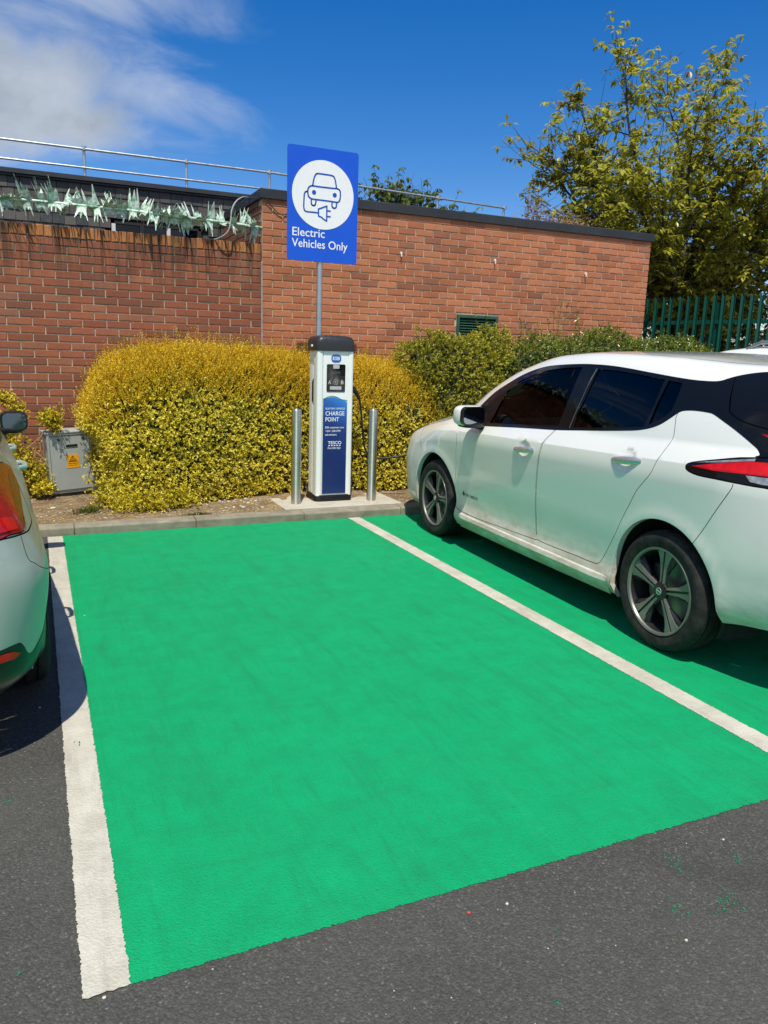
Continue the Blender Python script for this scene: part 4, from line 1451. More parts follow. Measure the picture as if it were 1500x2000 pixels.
def shell(P, regions):
    """regions: [(name, polygon, offset)] in order of priority; the rest is 'body'. Returns name -> (V, F, N, V2d-boundary data)"""
    y0, y1 = P['y0'], P['y1']
    ys = np.unique(np.concatenate([np.linspace(y0, y1, 105), np.linspace(y0, y0 + 0.25, 14), np.linspace(y1 - 0.45, y1, 22)]))
    vs = np.unique(np.concatenate([np.linspace(0, 1.46, 52), np.linspace(1.46, 2.05, 12), [0.804, 0.810, 0.814, 0.820]]))
    pts = [(a, b_) for a in ys for b_ in vs]
    for yh, vh in P['handles']:
        pts += [(yh + a, vh - 0.012 + b_) for a in np.linspace(-0.115, 0.115, 17) for b_ in np.linspace(-0.065, 0.065, 11)]
    edges = []
    for name, poly, off in regions:
        q = [(min(max(a, y0), y1), min(max(b_, 0.0), 2.05)) for a, b_ in poly]
        n0 = len(pts)
        pts += q
        edges += [(n0 + i, n0 + (i + 1) % len(q)) for i in range(len(q))]
    ov, oe, of, _, _, _ = delaunay_2d_cdt([Vector(p) for p in pts], edges, [], 0, 2e-4, False)
    V2 = np.array([(p.x, p.y) for p in ov])
    F = np.array([f for f in of], int)
    c = V2[F].mean(1)
    A = V2[F]
    ar = (A[:, 1, 0] - A[:, 0, 0]) * (A[:, 2, 1] - A[:, 0, 1]) - (A[:, 2, 0] - A[:, 0, 0]) * (A[:, 1, 1] - A[:, 0, 1])
    keep = np.abs(ar) > 1e-9
    F, c, ar = F[keep], c[keep], ar[keep]
    F[ar < 0] = F[ar < 0][:, ::-1]
    reg = np.full(len(F), -1)
    for i, (name, poly, off) in reversed(list(enumerate(regions))):
        reg[inside(poly, c[:, 0], c[:, 1])] = i
    X = body_xyz(P, V2[:, 0], V2[:, 1])
    N = body_nrm(P, V2[:, 0], V2[:, 1])
    out = {}
    for i in range(-1, len(regions)):
        nm = 'body' if i < 0 else regions[i][0]
        off = 0.0 if i < 0 else regions[i][2]
        f = F[reg == i]
        if len(f) == 0 or nm == 'hole':
            continue
        u, inv_ = np.unique(f, return_inverse=True)
        item = (X[u] + N[u] * off, inv_.reshape(f.shape), N[u])
        if nm in out:
            a = out[nm]
            out[nm] = (np.concatenate([a[0], item[0]]), np.concatenate([a[1], item[1] + len(a[0])]), np.concatenate([a[2], item[2]]))
        else:
            out[nm] = item
    return out


def side_obj(name, item, s_, mat, parent):
    V, F, N = item
    V = V.copy()
    N = N.copy()
    if s_ < 0:
        V[:, 0] *= -1
        N[:, 0] *= -1
        F = F[:, ::-1]
    # (y, v) counter-clockwise faces point to +x
    return link(name, fastmesh(name, V, F, mat, normals=N), parent)


def both_obj(name, item, mat, parent):
    V, F, N = item
    m = np.array([-1, 1, 1])
    return link(name, fastmesh(name, np.concatenate([V, V * m]), np.concatenate([F, F[:, ::-1] + len(V)]), mat, normals=np.concatenate([N, N * m])), parent)


M_TYRE = None
def m_tyre():
    t = NT('tyre_rubber')
    v = t.coord('Object')
    n = t.noise(v, 18, 5, 0.7)
    c = t.mix(t.rng(n, 0.35, 0.7), (0.009, 0.009, 0.009), (0.028, 0.027, 0.025))
    return t.done(t.bsdf(c, 0.75, 0, t.bump(t.noise(v, 90, 3), 0.2, 0.003), 0.3))


M_TYRE = m_tyre()
M_ALLOY = simple('machined_alloy', (0.20, 0.198, 0.18), 0.40, 0.5, var=0.2, nscale=9)
M_RIMD = simple('dark_alloy', (0.022, 0.022, 0.024), 0.35, 0.3, var=0.2)
M_DISC = simple('brake_disc', (0.25, 0.24, 0.23), 0.4, 0.8, var=0.2)
M_TRIM = simple('black_trim', (0.010, 0.010, 0.011), 0.35, var=0.15)
M_GAP = simple('panel_gap', (0.006, 0.006, 0.006), 0.9)
M_PIANO = simple('piano_black', (0.006, 0.0065, 0.008), 0.10, var=0.05, spec=0.28)
M_CHROME = simple('chrome', (0.62, 0.62, 0.61), 0.28, 0.7, var=0.03)
M_MIRR = simple('mirror_glass', (0.30, 0.33, 0.36), 0.03, 1.0, var=0.02)
M_RED = simple('red_lens', (0.55, 0.006, 0.008), 0.16, var=0.35, nscale=16, coat=0.15, spec=0.35)
M_RED2 = simple('dark_red_lens', (0.30, 0.006, 0.010), 0.14, var=0.3, spec=0.3)
M_AMBER = simple('amber_lens', (0.17, 0.058, 0.006), 0.2, var=0.45, nscale=40, spec=0.3, bump=0.3, bscale=120)
M_CLEAR = simple('clear_lens', (0.45, 0.44, 0.42), 0.08, 0.6, var=0.45, nscale=30)
M_GLASS = glass_mat('side_glass', (0.18, 0.225, 0.20), 1.22)
M_PRIV = glass_mat('privacy_glass', (0.03, 0.033, 0.04), 1.38)
M_INT = simple('cabin_trim', (0.012, 0.012, 0.013), 0.7, var=0.2)


def make_wheel(R_, rim, width, style):
    """meshes of one wheel, hub axis along -x (outer face at x = -width/2)"""
    w = width / 2
    ty = MB()
    pr = [(rim + 0.004, -w + 0.010), (rim + 0.018, -w + 0.002), (rim + 0.05, -w - 0.006), (R_ - 0.030, -w - 0.003), (R_ - 0.012, -w + 0.012), (R_ - 0.002, -w + 0.032)]
    for g in (-0.5, 0.0, 0.5):
        x = g * w
        pr += [(R_, x - 0.006), (R_ - 0.009, x - 0.005), (R_ - 0.009, x + 0.005), (R_, x + 0.006)]
    pr += [(R_ - 0.002, w - 0.032), (R_ - 0.012, w - 0.012), (R_ - 0.03, w + 0.003), (rim + 0.05, w + 0.006), (rim + 0.004, w - 0.01)]
    ty.lathe(pr, 64, 'x')
    rm = MB().lathe([(rim + 0.006, -w + 0.012), (rim + 0.002, -w + 0.004), (rim - 0.006, -w + 0.008), (rim - 0.012, -w + 0.03), (rim - 0.035, 0.02), (rim - 0.03, w - 0.01), (rim + 0.004, w - 0.01)], 64, 'x')
    lip = MB().lathe([(rim + 0.0065, -w + 0.010), (rim + 0.0035, -w + 0.001), (rim - 0.007, -w + 0.004), (rim - 0.012, -w + 0.014)], 64, 'x')
    xo = -w + 0.010
    spokes, backs = [], []
    for k in range(5):
        a = math.radians(90 + 72 * k + (0 if style == 0 else 36))
        ca, sa = math.cos(a), math.sin(a)

        def P(r, t, x):
            return (x, r * ca - t * sa, r * sa + t * ca)
        for half in (-1, 1):
            rows = [(0.045, 0.0065, 0.018, 0.012), (0.09, 0.0065, 0.021, 0.010), (0.14, 0.0065, 0.026, 0.008), (0.185, 0.0065, 0.038, 0.006), (rim - 0.006, 0.0065, 0.062, 0.003)]
            if style == 1:
                rows = [(0.05, 0.0, 0.022, 0.012), (0.10, 0.0, 0.024, 0.008), (0.15, 0.0, 0.024, 0.006), (rim - 0.006, 0.0, 0.034, 0.003)]
            m_ = MB()
            V, F = [], []
            for r, t0, t1, dx in rows:
                V += [P(r, half * t0, xo + dx), P(r, half * t1, xo + dx + 0.004), P(r, half * t1, xo + dx + 0.03), P(r, half * t0, xo + dx + 0.03)]
            for i in range(len(rows) - 1):
                b0 = i * 4
                F += [(b0 + j, b0 + (j + 1) % 4, b0 + 4 + (j + 1) % 4, b0 + 4 + j) for j in range(4)]
            F += [(0, 1, 2, 3), tuple(len(V) - 4 + j for j in (3, 2, 1, 0))]
            spokes.append(m_.add(V, F).mesh('spoke', M_ALLOY))
        # dark blade in the groove and swept fins in the pockets
        m_ = MB()
        V = [P(0.045, -0.0065, xo + 0.022), P(0.045, 0.0065, xo + 0.022), P(rim - 0.01, 0.0065, xo + 0.012), P(rim - 0.01, -0.0065, xo + 0.012)]
        V += [(p[0] + 0.01, p[1], p[2]) for p in V]
        m_.add(V, [(0, 1, 2, 3), (7, 6, 5, 4), (0, 4, 5, 1), (1, 5, 6, 2), (2, 6, 7, 3), (3, 7, 4, 0)])
        for s2 in (-1, 1):
            V = [P(0.10, s2 * 0.022, xo + 0.02), P(0.16, s2 * 0.034, xo + 0.016), P(rim - 0.008, s2 * 0.062, xo + 0.014), P(rim - 0.010, s2 * 0.090, xo + 0.024), P(0.15, s2 * 0.048, xo + 0.030)]
            V += [(p[0] + 0.012, p[1], p[2]) for p in V]
            F = [(0, 1, 2, 3, 4), (9, 8, 7, 6, 5)] + [(j, 5 + j, 5 + (j + 1) % 5, (j + 1) % 5) for j in range(5)]
            m_.add(V, F)
        backs.append(m_.mesh('blade', M_RIMD))
    hub = MB().lathe([(0.0, xo + 0.004), (0.024, xo + 0.004), (0.030, xo + 0.008), (0.048, xo + 0.012), (0.052, xo + 0.03), (0.0, xo + 0.03)], 24, 'x').mesh('hub', M_RIMD, True)
    em = MB()
    em.lathe([(0.020, xo + 0.0015), (0.020, xo + 0.004), (0.016, xo + 0.004), (0.016, xo + 0.0015), (0.020, xo + 0.0015)], 20, 'x')
    em.box((xo + 0.0022, 0, 0), (0.002, 0.030, 0.008), Matrix.Rotation(0.3, 3, 'X'))
    em = em.mesh('emblem', M_CHROME)
    disc = MB().lathe([(0.0, -0.01), (rim * 0.72, -0.01), (rim * 0.72, 0.012), (0.0, 0.012)], 32, 'x').mesh('brake_disc', M_DISC)
    cal = MB().superq((-0.005, 0.11, 0.06), (0.06, 0.06, 0.13), 0.5).mesh('caliper', M_RIMD, True)
    bar = MB().lathe([(0.0, 0.05), (rim - 0.03, 0.05), (rim - 0.03, 0.056), (0, 0.056)], 32, 'x').mesh('inner_dish', M_GAP)
    return dict(tyre=ty.mesh('tyre', M_TYRE, True), rim=rm.mesh('rim', M_RIMD, True), lip=lip.mesh('rim_lip', M_ALLOY, True), spokes=spokes, backs=backs, hub=hub, emblem=em, disc=disc, cal=cal, bar=bar)


def put_wheel(W_, car, loc, s_, spin):
    """s_ = -1: outer face to -x"""
    w = link('wheel', W_['rim'], car, loc)
    w.rotation_euler = (spin, 0, 0) if s_ < 0 else (-spin, 0, math.pi)
    for nm, me in [('tyre', W_['tyre']), ('rim_lip', W_['lip']), ('hub', W_['hub']), ('emblem', W_['emblem']), ('brake_disc', W_['disc']), ('caliper', W_['cal']), ('inner_dish', W_['bar'])] + [('spoke', m) for m in W_['spokes']] + [('spoke_blade', m) for m in W_['backs']]:
        link(nm, me, w)
    return w


def arch_liner(P, car, ya, s_):
    R_ = P['arch'] * 1.0
    n = 40
    ang = np.radians(np.linspace(-22, 202, n))
    W_ = float(pchip(*P['W'], np.array([ya]))[0])
    m = MB()
    V = []
    for k, a in enumerate(ang):
        y = ya + R_ * math.cos(a)
        z = P['wr'] + R_ * 1.02 * math.sin(a)
        # outer rim point on the body surface
        vv = np.linspace(0, 0.9, 300)
        sy = surf(P, np.full(300, min(max(y, P['y0']), P['y1'])), vv)
        x = float(np.interp(z, sy[:, 2], sy[:, 0]))
        yi = ya + (R_ + 0.02) * math.cos(a)
        zi = P['wr'] + (R_ + 0.02) * 1.02 * math.sin(a)
        V += [(s_ * (x + 0.004), y, z), (s_ * (x - 0.03), y, z), (s_ * (x - 0.035), yi, zi), (s_ * (W_ - 0.34), yi, zi)]
    lipF, linF = [], []
    for k in range(n - 1):
        b0 = k * 4
        lipF.append((b0, b0 + 1, b0 + 5, b0 + 4))
        linF += [(b0 + 1, b0 + 2, b0 + 6, b0 + 5), (b0 + 2, b0 + 3, b0 + 7, b0 + 6)]
    MB().add(V, lipF).obj('arch_lip', P['lip_mat'], car, fix=False)
    c0 = len(V)
    MB().add(V + [(s_ * (W_ - 0.34), ya, P['wr'])], linF + [(k * 4 + 3, (k + 1) * 4 + 3, c0) for k in range(n - 1)]).obj('arch_liner', M_GAP, car, fix=False)


def end_cap(P, car, y, bands, bulge):
    """closes the end of the body in bands from bottom to top, bowed outwards"""
    for v0, v1, name, mat in bands:
        vv = np.linspace(v0, v1, max(3, int((v1 - v0) / 0.04)))
        S_ = body_xyz(P, np.full(len(vv), y), vv)
        m = MB()
        V, n = [], 17
        for p, v_ in zip(S_, vv):
            for k in range(n):
                f = -1 + 2 * k / (n - 1)
                V.append((p[0] * f, y + bulge * (1 - abs(f) ** 2.4) * (0.35 + 0.65 * min(1, p[0] / 0.5)), p[2]))
        F = [(i * n + k, i * n + k + 1, (i + 1) * n + k + 1, (i + 1) * n + k) for i in range(len(vv) - 1) for k in range(n - 1)]
        m.add(V, F).obj(name, mat, car, smooth=True, fix=False)


def underbody(P, car):
    m = MB()
    ys = np.linspace(P['y0'], P['y1'], 40)
    V = []
    for y in ys:
        p = body_xyz(P, np.array([y]), np.array([0.0]))[0]
        hw_ = min(p[0], 0.60)
        V += [(hw_, y, p[2] + 0.01), (-hw_, y, p[2] + 0.01)]
    F = [(2 * i, 2 * i + 1, 2 * i + 3, 2 * i + 2) for i in range(len(ys) - 1)]
    m.add(V, F)
    for s_ in (-1, 1):   # sill inner boards between the wheels
        a, b_ = P['arch'] + 0.03, P['wb'] - P['arch'] - 0.03
        m.box2((s_ * 0.60, a, 0.2), (s_ * 0.86, b_, 0.215))
    m.obj('underbody', M_GAP, car, fix=False)


def cabin(P, car, wheel_side):
    zr = P['seat_z']
    for s_ in (-1, 1):
        st = MB().superq((s_ * 0.36, 1.18, zr), (0.50, 0.52, 0.20), 0.5).superq((s_ * 0.36, 0.90, zr + 0.33), (0.48, 0.18, 0.66), 0.5, M=Matrix.Rotation(math.radians(16), 3, 'X')).obj('seat', M_INT, car, smooth=True)
        MB().superq((s_ * 0.36, 0.76, zr + 0.75), (0.26, 0.11, 0.19), 0.6).obj('headrest', M_INT, st, smooth=True)
        MB().superq((s_ * 0.40, -0.02, zr + 0.72), (0.25, 0.10, 0.15), 0.6).obj('headrest', M_INT, car, smooth=True)
    MB().superq((0, 0.42, zr), (1.25, 0.5, 0.2), 0.4).superq((0, 0.10, zr + 0.30), (1.25, 0.18, 0.62), 0.4, M=Matrix.Rotation(math.radians(18), 3, 'X')).obj('rear_seat', M_INT, car, smooth=True)
    MB().superq((0, 2.02, P['dash_z']), (1.44, 0.55, 0.30), 0.45).obj('dashboard', M_INT, car, smooth=True)
    sw_ = MB()
    ring = [(wheel_side * 0.36 + 0.175 * math.cos(t), 1.72 + 0.05 * math.sin(t), P['dash_z'] + 0.02 + 0.165 * math.sin(t)) for t in np.linspace(0, 2 * math.pi, 25)]
    sw_.tube(ring, 0.015, 8).box((wheel_side * 0.36, 1.72, P['dash_z'] + 0.02), (0.30, 0.03, 0.06))
    sw_.obj('steering_wheel', M_INT, car, smooth=True)


def mirror(P, car, s_, c, d, paint, low):
    """door mirror: painted shell, black lower edge and foot, glass behind"""
    x, y, z = c
    M3 = Matrix.Rotation(math.radians(-8 * s_), 3, 'Z')
    o = MB().superq((s_ * x, y, z), d, 0.55, 24, 14, M3).obj('mirror', paint, car, smooth=True)
    MB().superq((s_ * (x - 0.02), y - 0.004, z - d[2] * 0.40), (d[0] * 0.86, d[1] * 0.93, d[2] * 0.38), 0.55, 20, 10, M3).obj('mirror_base', low, o, smooth=True)
    MB().tube([(s_ * (x - d[0] * 0.3), y, z - d[2] * 0.42), (s_ * (x - d[0] * 0.75), y + 0.005, z - d[2] * 0.62)], [0.035, 0.03], 10).obj('mirror_foot', low, o, smooth=True)
    g = MB().prism(rrect(d[0] * 0.84, d[2] * 0.78, 0.035, 6), -0.006, 0.006).obj('mirror_glass', M_MIRR, o)
    g.location = (s_ * x, y - d[1] * 0.475, z + 0.004)
    g.rotation_euler = (0.05, 0, math.radians(-8 * s_))
    MB().prism(rrect(d[0] * 0.92, d[2] * 0.87, 0.04, 6), -0.004, 0.03).obj('mirror_rim', low, o, loc=(s_ * x, y - d[1] * 0.47, z + 0.002), rot=(0.05, 0, math.radians(-8 * s_)))
    return o


def door_handle(P, door_o, yh, vh, s_, ln, mat):
    p = surf(P, np.array([yh]), np.array([vh]))[0]
    sl = P.get('handle_slope', 0.09)
    m = MB()
    pts_ = []
    for t in np.linspace(-1, 1, 9):
        y = yh + t * ln / 2
        q = surf(P, np.array([y]), np.array([vh]))[0]
        pts_.append((s_ * (q[0] + 0.018 + 0.014 * (1 - t * t)), y, p[2] - sl * t * ln / 2))
    V_, F_ = [], []
    for i_, (q_, r_) in enumerate(zip(pts_, [0.010, 0.017, 0.021, 0.022, 0.022, 0.0215, 0.020, 0.018, 0.012])):
        for k_ in range(12):
            a_ = 2 * math.pi * k_ / 12
            V_.append((q_[0] + 0.55 * r_ * math.cos(a_), q_[1], q_[2] + r_ * math.sin(a_)))
        if i_:
            F_ += [((i_ - 1) * 12 + k_, (i_ - 1) * 12 + (k_ + 1) % 12, i_ * 12 + (k_ + 1) % 12, i_ * 12 + k_) for k_ in range(12)]
    F_ += [tuple(range(12))[::-1], tuple(8 * 12 + k_ for k_ in range(12))]
    m.add(V_, F_)
    return m.obj('handle', mat, door_o, smooth=True)


def surf_text(P, body, yc, vc, w, h, s_, mat, parent, bold=0.0):
    """lettering laid on the body side; reads left to right from outside"""
    V, F = text_vf(body, bold)
    x0, x1 = V[:, 0].min(), V[:, 0].max()
    sc_ = w / (x1 - x0)
    yy = yc + (-1 if s_ < 0 else 1) * (V[:, 0] - (x0 + x1) / 2) * sc_
    vv = vc + V[:, 1] * h / 0.72
    p = body_xyz(P, yy, vv)
    n_ = body_nrm(P, yy, vv)
    p = p + n_ * 0.0015
    p[:, 0] *= s_
    me = bpy.data.meshes.new('lettering')
    me.from_pydata([tuple(q) for q in p], [], F)
    me.materials.append(mat)
    return link('lettering', me, parent)


LEAF.update(lean=0.022, crease=0.022, wb=2.77, wr=0.332, arch=0.388, y0=-0.90, y1=3.76, handles=[(1.35, 0.755), (0.315, 0.79)], seat_z=0.52, dash_z=0.93)
HATCH.update(wb=2.64, wr=0.315, arch=0.365, y0=-0.90, y1=3.48, handles=[(1.44, 0.75), (0.47, 0.765)], seat_z=0.50, dash_z=0.90)

# ---- outlines of the white hatchback's side, in (y, v)
dlo_top = [(2.40, 0.884), (2.30, 1.02), (2.185, 1.16), (2.073, 1.244), (1.904, 1.278), (1.744, 1.307), (1.573, 1.308), (1.404, 1.304), (1.186, 1.302), (1.008, 1.301), (0.815, 1.297), (0.651, 1.287), (0.474, 1.272), (0.311, 1.26), (0.181, 1.255), (0.078, 1.255), (-0.018, 1.261), (-0.06, 1.272), (-0.088, 1.291), (-0.138, 1.322), (-0.208, 1.354), (-0.294, 1.377), (-0.5, 1.40), (-0.89, 1.40)]
dlo_bot = [(2.40, 0.880), (2.027, 0.873), (1.672, 0.882), (1.355, 0.89), (1.126, 0.895), (0.919, 0.905), (0.684, 0.919), (0.469, 0.933), (0.349, 0.943), (0.26, 0.959), (0.196, 0.982), (0.149, 1.013), (0.118, 1.038), (0.093, 1.056), (0.064, 1.065), (-0.002, 1.07), (-0.086, 1.067), (-0.13, 1.06), (-0.199, 1.032), (-0.292, 0.992), (-0.378, 0.95), (-0.442, 0.915), (-0.472, 0.894), (-0.479, 0.884), (-0.471, 0.876), (-0.6, 0.884), (-0.89, 0.895)]
fglass = [(1.972, 0.900), (1.909, 1.091), (1.874, 1.178), (1.755, 1.238), (1.592, 1.256), (1.43, 1.265), (1.269, 1.272), (1.076, 1.275), (1.098, 0.925), (1.366, 0.914), (1.682, 0.905)]
rglass = [(0.908, 1.265), (0.721, 1.261), (0.54, 1.249), (0.312, 1.232), (0.300, 1.074), (0.318, 0.962), (0.474, 0.949), (0.689, 0.936), (0.95, 0.922)]
qglass = [(0.282, 1.228), (0.175, 1.222), (0.158, 1.112), (0.155, 1.058), (0.195, 1.016), (0.283, 0.976)]
fdoor = [(2.401, 0.93), (2.395, 0.875), (2.352, 0.742), (2.369, 0.626), (2.38, 0.499), (2.405, 0.351), (2.415, 0.24), (2.391, 0.165), (2.334, 0.146), (2.29, 0.138), (2.029, 0.134), (1.698, 0.142), (1.262, 0.154), (1.185, 0.160), (1.208, 0.20), (1.216, 0.254), (1.217, 0.375), (1.204, 0.514), (1.186, 0.635), (1.163, 0.75), (1.144, 0.835), (1.111, 0.893), (1.08, 0.96), (1.7, 0.98)]
rdoor = [(1.073, 0.96), (1.105, 0.893), (1.138, 0.835), (1.157, 0.75), (1.180, 0.635), (1.198, 0.514), (1.211, 0.375), (1.210, 0.254), (1.202, 0.20), (1.178, 0.160), (0.88, 0.159), (0.736, 0.161), (0.625, 0.160), (0.546, 0.163), (0.517, 0.175), (0.494, 0.205), (0.435, 0.294), (0.371, 0.394), (0.315, 0.493), (0.263, 0.569), (0.21, 0.647), (0.155, 0.70), (0.107, 0.747), (0.078, 0.81), (0.066, 0.884), (0.072, 0.942), (0.105, 1.024), (0.12, 1.06), (0.3, 1.08), (0.7, 1.0)]
tail = [(-0.129, 0.802), (-0.151, 0.818), (-0.292, 0.843), (-0.476, 0.870), (-0.89, 0.893), (-0.89, 0.775), (-0.568, 0.771), (-0.454, 0.773), (-0.323, 0.777), (-0.219, 0.779), (-0.151, 0.789)]
tred = [(-0.165, 0.808), (-0.30, 0.832), (-0.476, 0.855), (-0.88, 0.872), (-0.88, 0.815), (-0.5, 0.808), (-0.30, 0.803)]
tchr = [(-0.17, 0.823), (-0.30, 0.8425), (-0.476, 0.868), (-0.476, 0.858), (-0.30, 0.8345)]
tclr = [(-0.47, 0.803), (-0.88, 0.810), (-0.88, 0.782), (-0.56, 0.778), (-0.50, 0.782)]
tup = [(-0.44, 0.985), (-0.88, 0.955), (-0.88, 0.918), (-0.56, 0.938)]
hood = [(2.48, 1.44), (2.75, 1.40), (3.15, 1.34), (3.45, 1.30), (3.66, 1.36), (3.72, 1.5), (3.74, 2.2), (2.60, 2.2), (2.53, 1.8)]
wscr = [(2.42, 1.475), (1.30, 1.475), (1.18, 1.56), (1.12, 1.8), (1.10, 2.2), (2.56, 2.2), (2.50, 1.8)]
headl = [(3.15, 1.16), (3.40, 1.20), (3.60, 1.18), (3.70, 1.02), (3.66, 0.86), (3.52, 0.80), (3.36, 0.90)]
rscr = [(-0.52, 1.34), (-0.62, 1.34), (-0.89, 1.30), (-0.89, 1.00), (-0.72, 1.06)]
tg_seam = [(-0.125, 1.318), (-0.165, 1.20), (-0.20, 1.12), (-0.24, 1.07), (-0.40, 1.02), (-0.89, 0.96)]
bump_seam = [(-0.420, 0.765), (-0.409, 0.733), (-0.327, 0.612), (-0.228, 0.465), (-0.21, 0.44)]
roof_dit = [(1.25, 1.475), (1.0, 1.475), (0.5, 1.475), (0.0, 1.475), (-0.35, 1.475)]
roof_end = [(-0.35, 1.475), (-0.36, 1.7), (-0.36, 2.1)]
fuel_seam = [(3.02, 0.62), (3.10, 0.72), (3.16, 0.9), (3.17, 1.1)]
M_PEARL = car_paint('pearl_white_paint', (0.78, 0.775, 0.735), 0.28)


def build_leaf():
    P = LEAF
    P['lip_mat'] = M_PEARL
    car = empty('parked_car', (3.908, 2.988, 0), -math.radians(1.9))
    tag(car, 'white electric hatchback with dark rear windows parked nose to the kerb', 'car', 'cars parked in the bays')
    dt, db = catmull(dlo_top, 4), catmull(dlo_bot, 4)
    dlo = dt + db[::-1]
    sm = lambda q: catmull(q, 3, True)
    fd, rd = sm(fdoor), sm(rdoor)
    tl = sm(tail)
    frame_lines = [('frame_gap', strip_poly([(1.073, 0.90), (0.985, 1.30)], 0.006), -0.004), ('chrome_edge', strip_poly([(0.975, 0.915), (0.925, 1.268)], 0.006), 0.002)]
    regs = [('hole', arch_poly(P, 0.0), 0), ('hole', arch_poly(P, P['wb']), 0),
            ('front_window', fglass, -0.006), ('rear_window', rglass, -0.006), ('quarter_window', qglass, -0.006),
            ('tail_red', tred, 0.004), ('tail_chrome', tchr, 0.003), ('tail_clear', tclr, 0.004), ('tail_upper', tup, 0.003), ('tail_lamp', tl, 0.002), ('tail_gap', inset(tl, -0.006), -0.004)] + frame_lines + [
            ('rear_screen', rscr, 0.003), ('gap', strip_poly(catmull(tg_seam, 4), 0.007), -0.006), ('pillar_trim', dlo, 0.0015),
            ('door_front', inset(fd, 0.0036), 0), ('door_rear', inset(rd, 0.0036), 0), ('gap', fd, -0.008), ('gap', rd, -0.008),
            ('windscreen', wscr, -0.004), ('bonnet', inset(catmull(hood, 3, True), 0.003), 0), ('gap', catmull(hood, 3, True), -0.008),
            ('headlamp', catmull(headl, 3, True), 0.002),
            ('gap', strip_poly(catmull(bump_seam, 4), 0.004), -0.004), ('gap', strip_poly(roof_dit, 0.011), -0.008), ('gap', strip_poly(catmull(roof_end, 3), 0.009), -0.006), ('gap', strip_poly(catmull(fuel_seam, 3), 0.004), -0.004)]
    sh = shell(P, regs)
    both_obj('body', sh['body'], M_PEARL, car)
    both_obj('panel_gap', sh['gap'], M_GAP, car)
    both_obj('bonnet', sh['bonnet'], M_PEARL, car)
    both_obj('windscreen', sh['windscreen'], M_GLASS, car)
    both_obj('pillar_trim', sh['pillar_trim'], M_PIANO, car)
    both_obj('rear_screen', sh['rear_screen'], M_PIANO, car)
    for s_ in (-1, 1):
        df = side_obj('door', sh['door_front'], s_, M_PEARL, car)
        dr = side_obj('door', sh['door_rear'], s_, M_PEARL, car)
        side_obj('window', sh['front_window'], s_, M_GLASS, df)
        side_obj('window', sh['rear_window'], s_, M_PRIV, dr)
        side_obj('window', sh['quarter_window'], s_, M_PRIV, dr)
        side_obj('frame_gap', sh['frame_gap'], s_, M_GAP, df)
        side_obj('window_edge', sh['chrome_edge'], s_, M_ALLOY, dr)
        door_handle(P, df, 1.35, 0.755, s_, 0.245, M_CHROME)
        door_handle(P, dr, 0.315, 0.79, s_, 0.245, M_CHROME)
        t_ = side_obj('tail_light', sh['tail_lamp'], s_, M_PIANO, car)
        side_obj('lamp_gap', sh['tail_gap'], s_, M_GAP, t_)
        side_obj('red_lens', sh['tail_red'], s_, M_RED, t_)
        side_obj('red_lens', sh['tail_upper'], s_, M_RED2, t_)
        side_obj('grey_strip', sh['tail_chrome'], s_, M_CLEAR, t_)
        side_obj('clear_lens', sh['tail_clear'], s_, M_CLEAR, t_)
        side_obj('headlight', sh['headlamp'], s_, M_PIANO, car)
        mirror(P, car, s_, (1.005, 2.03, 1.105), (0.225, 0.165, 0.155), M_PEARL, M_TRIM)
        for ya in (0.0, P['wb']):
            arch_liner(P, car, ya, s_)
        # raised sill moulding between the wheels
        m = MB()
        ys = np.linspace(0.42, 2.34, 40)
        V = []
        for y in ys:
            f_ = min(1, (y - 0.42) / 0.12, (2.34 - y) / 0.12)
            for v_, o_ in ((0.0, 0.002), (0.035, 0.014), (0.095, 0.020), (0.122, 0.014), (0.128, 0.001)):
                p = surf(P, np.array([y]), np.array([v_]))[0]
                V.append((s_ * (p[0] + o_ * (0.35 + 0.65 * f_)), y, p[2] - (0.012 if v_ == 0 else 0)))
        m.add(V, [(i * 5 + j, i * 5 + j + 1, (i + 1) * 5 + j + 1, (i + 1) * 5 + j) for i in range(len(ys) - 1) for j in range(4)])
        m.obj('sill', M_PEARL, car, smooth=True)
        surf_text(P, 'ZERO EMISSION', 2.14, 0.262, 0.20, 0.022, s_, M_TRIM, car, 0.01)
        # little mark in front of the words
        q = body_xyz(P, np.array([2.27 + 0 * s_, 2.295, 2.27, 2.245]), np.array([0.30, 0.272, 0.255, 0.272])) + body_nrm(P, np.array([2.27, 2.295, 2.27, 2.245]), np.array([0.30, 0.272, 0.255, 0.272])) * 0.0015
        if s_ < 0:
            q[:, 0] *= -1
            MB().add([tuple(k) for k in q], [(0, 1, 2, 3)]).obj('badge', simple('badge_dark_blue', (0.01, 0.03, 0.09), 0.3), car, fix=False)
    end_cap(P, car, P['y1'], [(0, 0.2, 'front_valance', M_TRIM), (0.2, 0.95, 'grille', M_PIANO), (0.95, 2.05, 'nose', M_PEARL)], 0.05)
    end_cap(P, car, P['y0'], [(0, 0.24, 'rear_valance', M_TRIM), (0.24, 0.775, 'rear_bumper', M_PEARL), (0.775, 0.90, 'tailgate', M_PEARL), (0.90, 1.39, 'rear_screen', M_PIANO), (1.39, 2.05, 'spoiler', M_PEARL)], -0.05)
    underbody(P, car)
    cabin(P, car, 1)
    W_ = make_wheel(0.332, 0.236, 0.215, 0)
    for ya, sp in ((0.0, 0.07), (P['wb'], 0.20)):
        for s_ in (-1, 1):
            put_wheel(W_, car, (s_ * (0.905 - 0.1075), ya, 0.332), s_, sp)
    return car


build_leaf()

# ---- the silver car on the left: only its right rear corner shows
M_SILVER = car_paint('silver_green_paint', (0.36, 0.43, 0.385), 0.36, 0.15, 0.45, dirt=False)


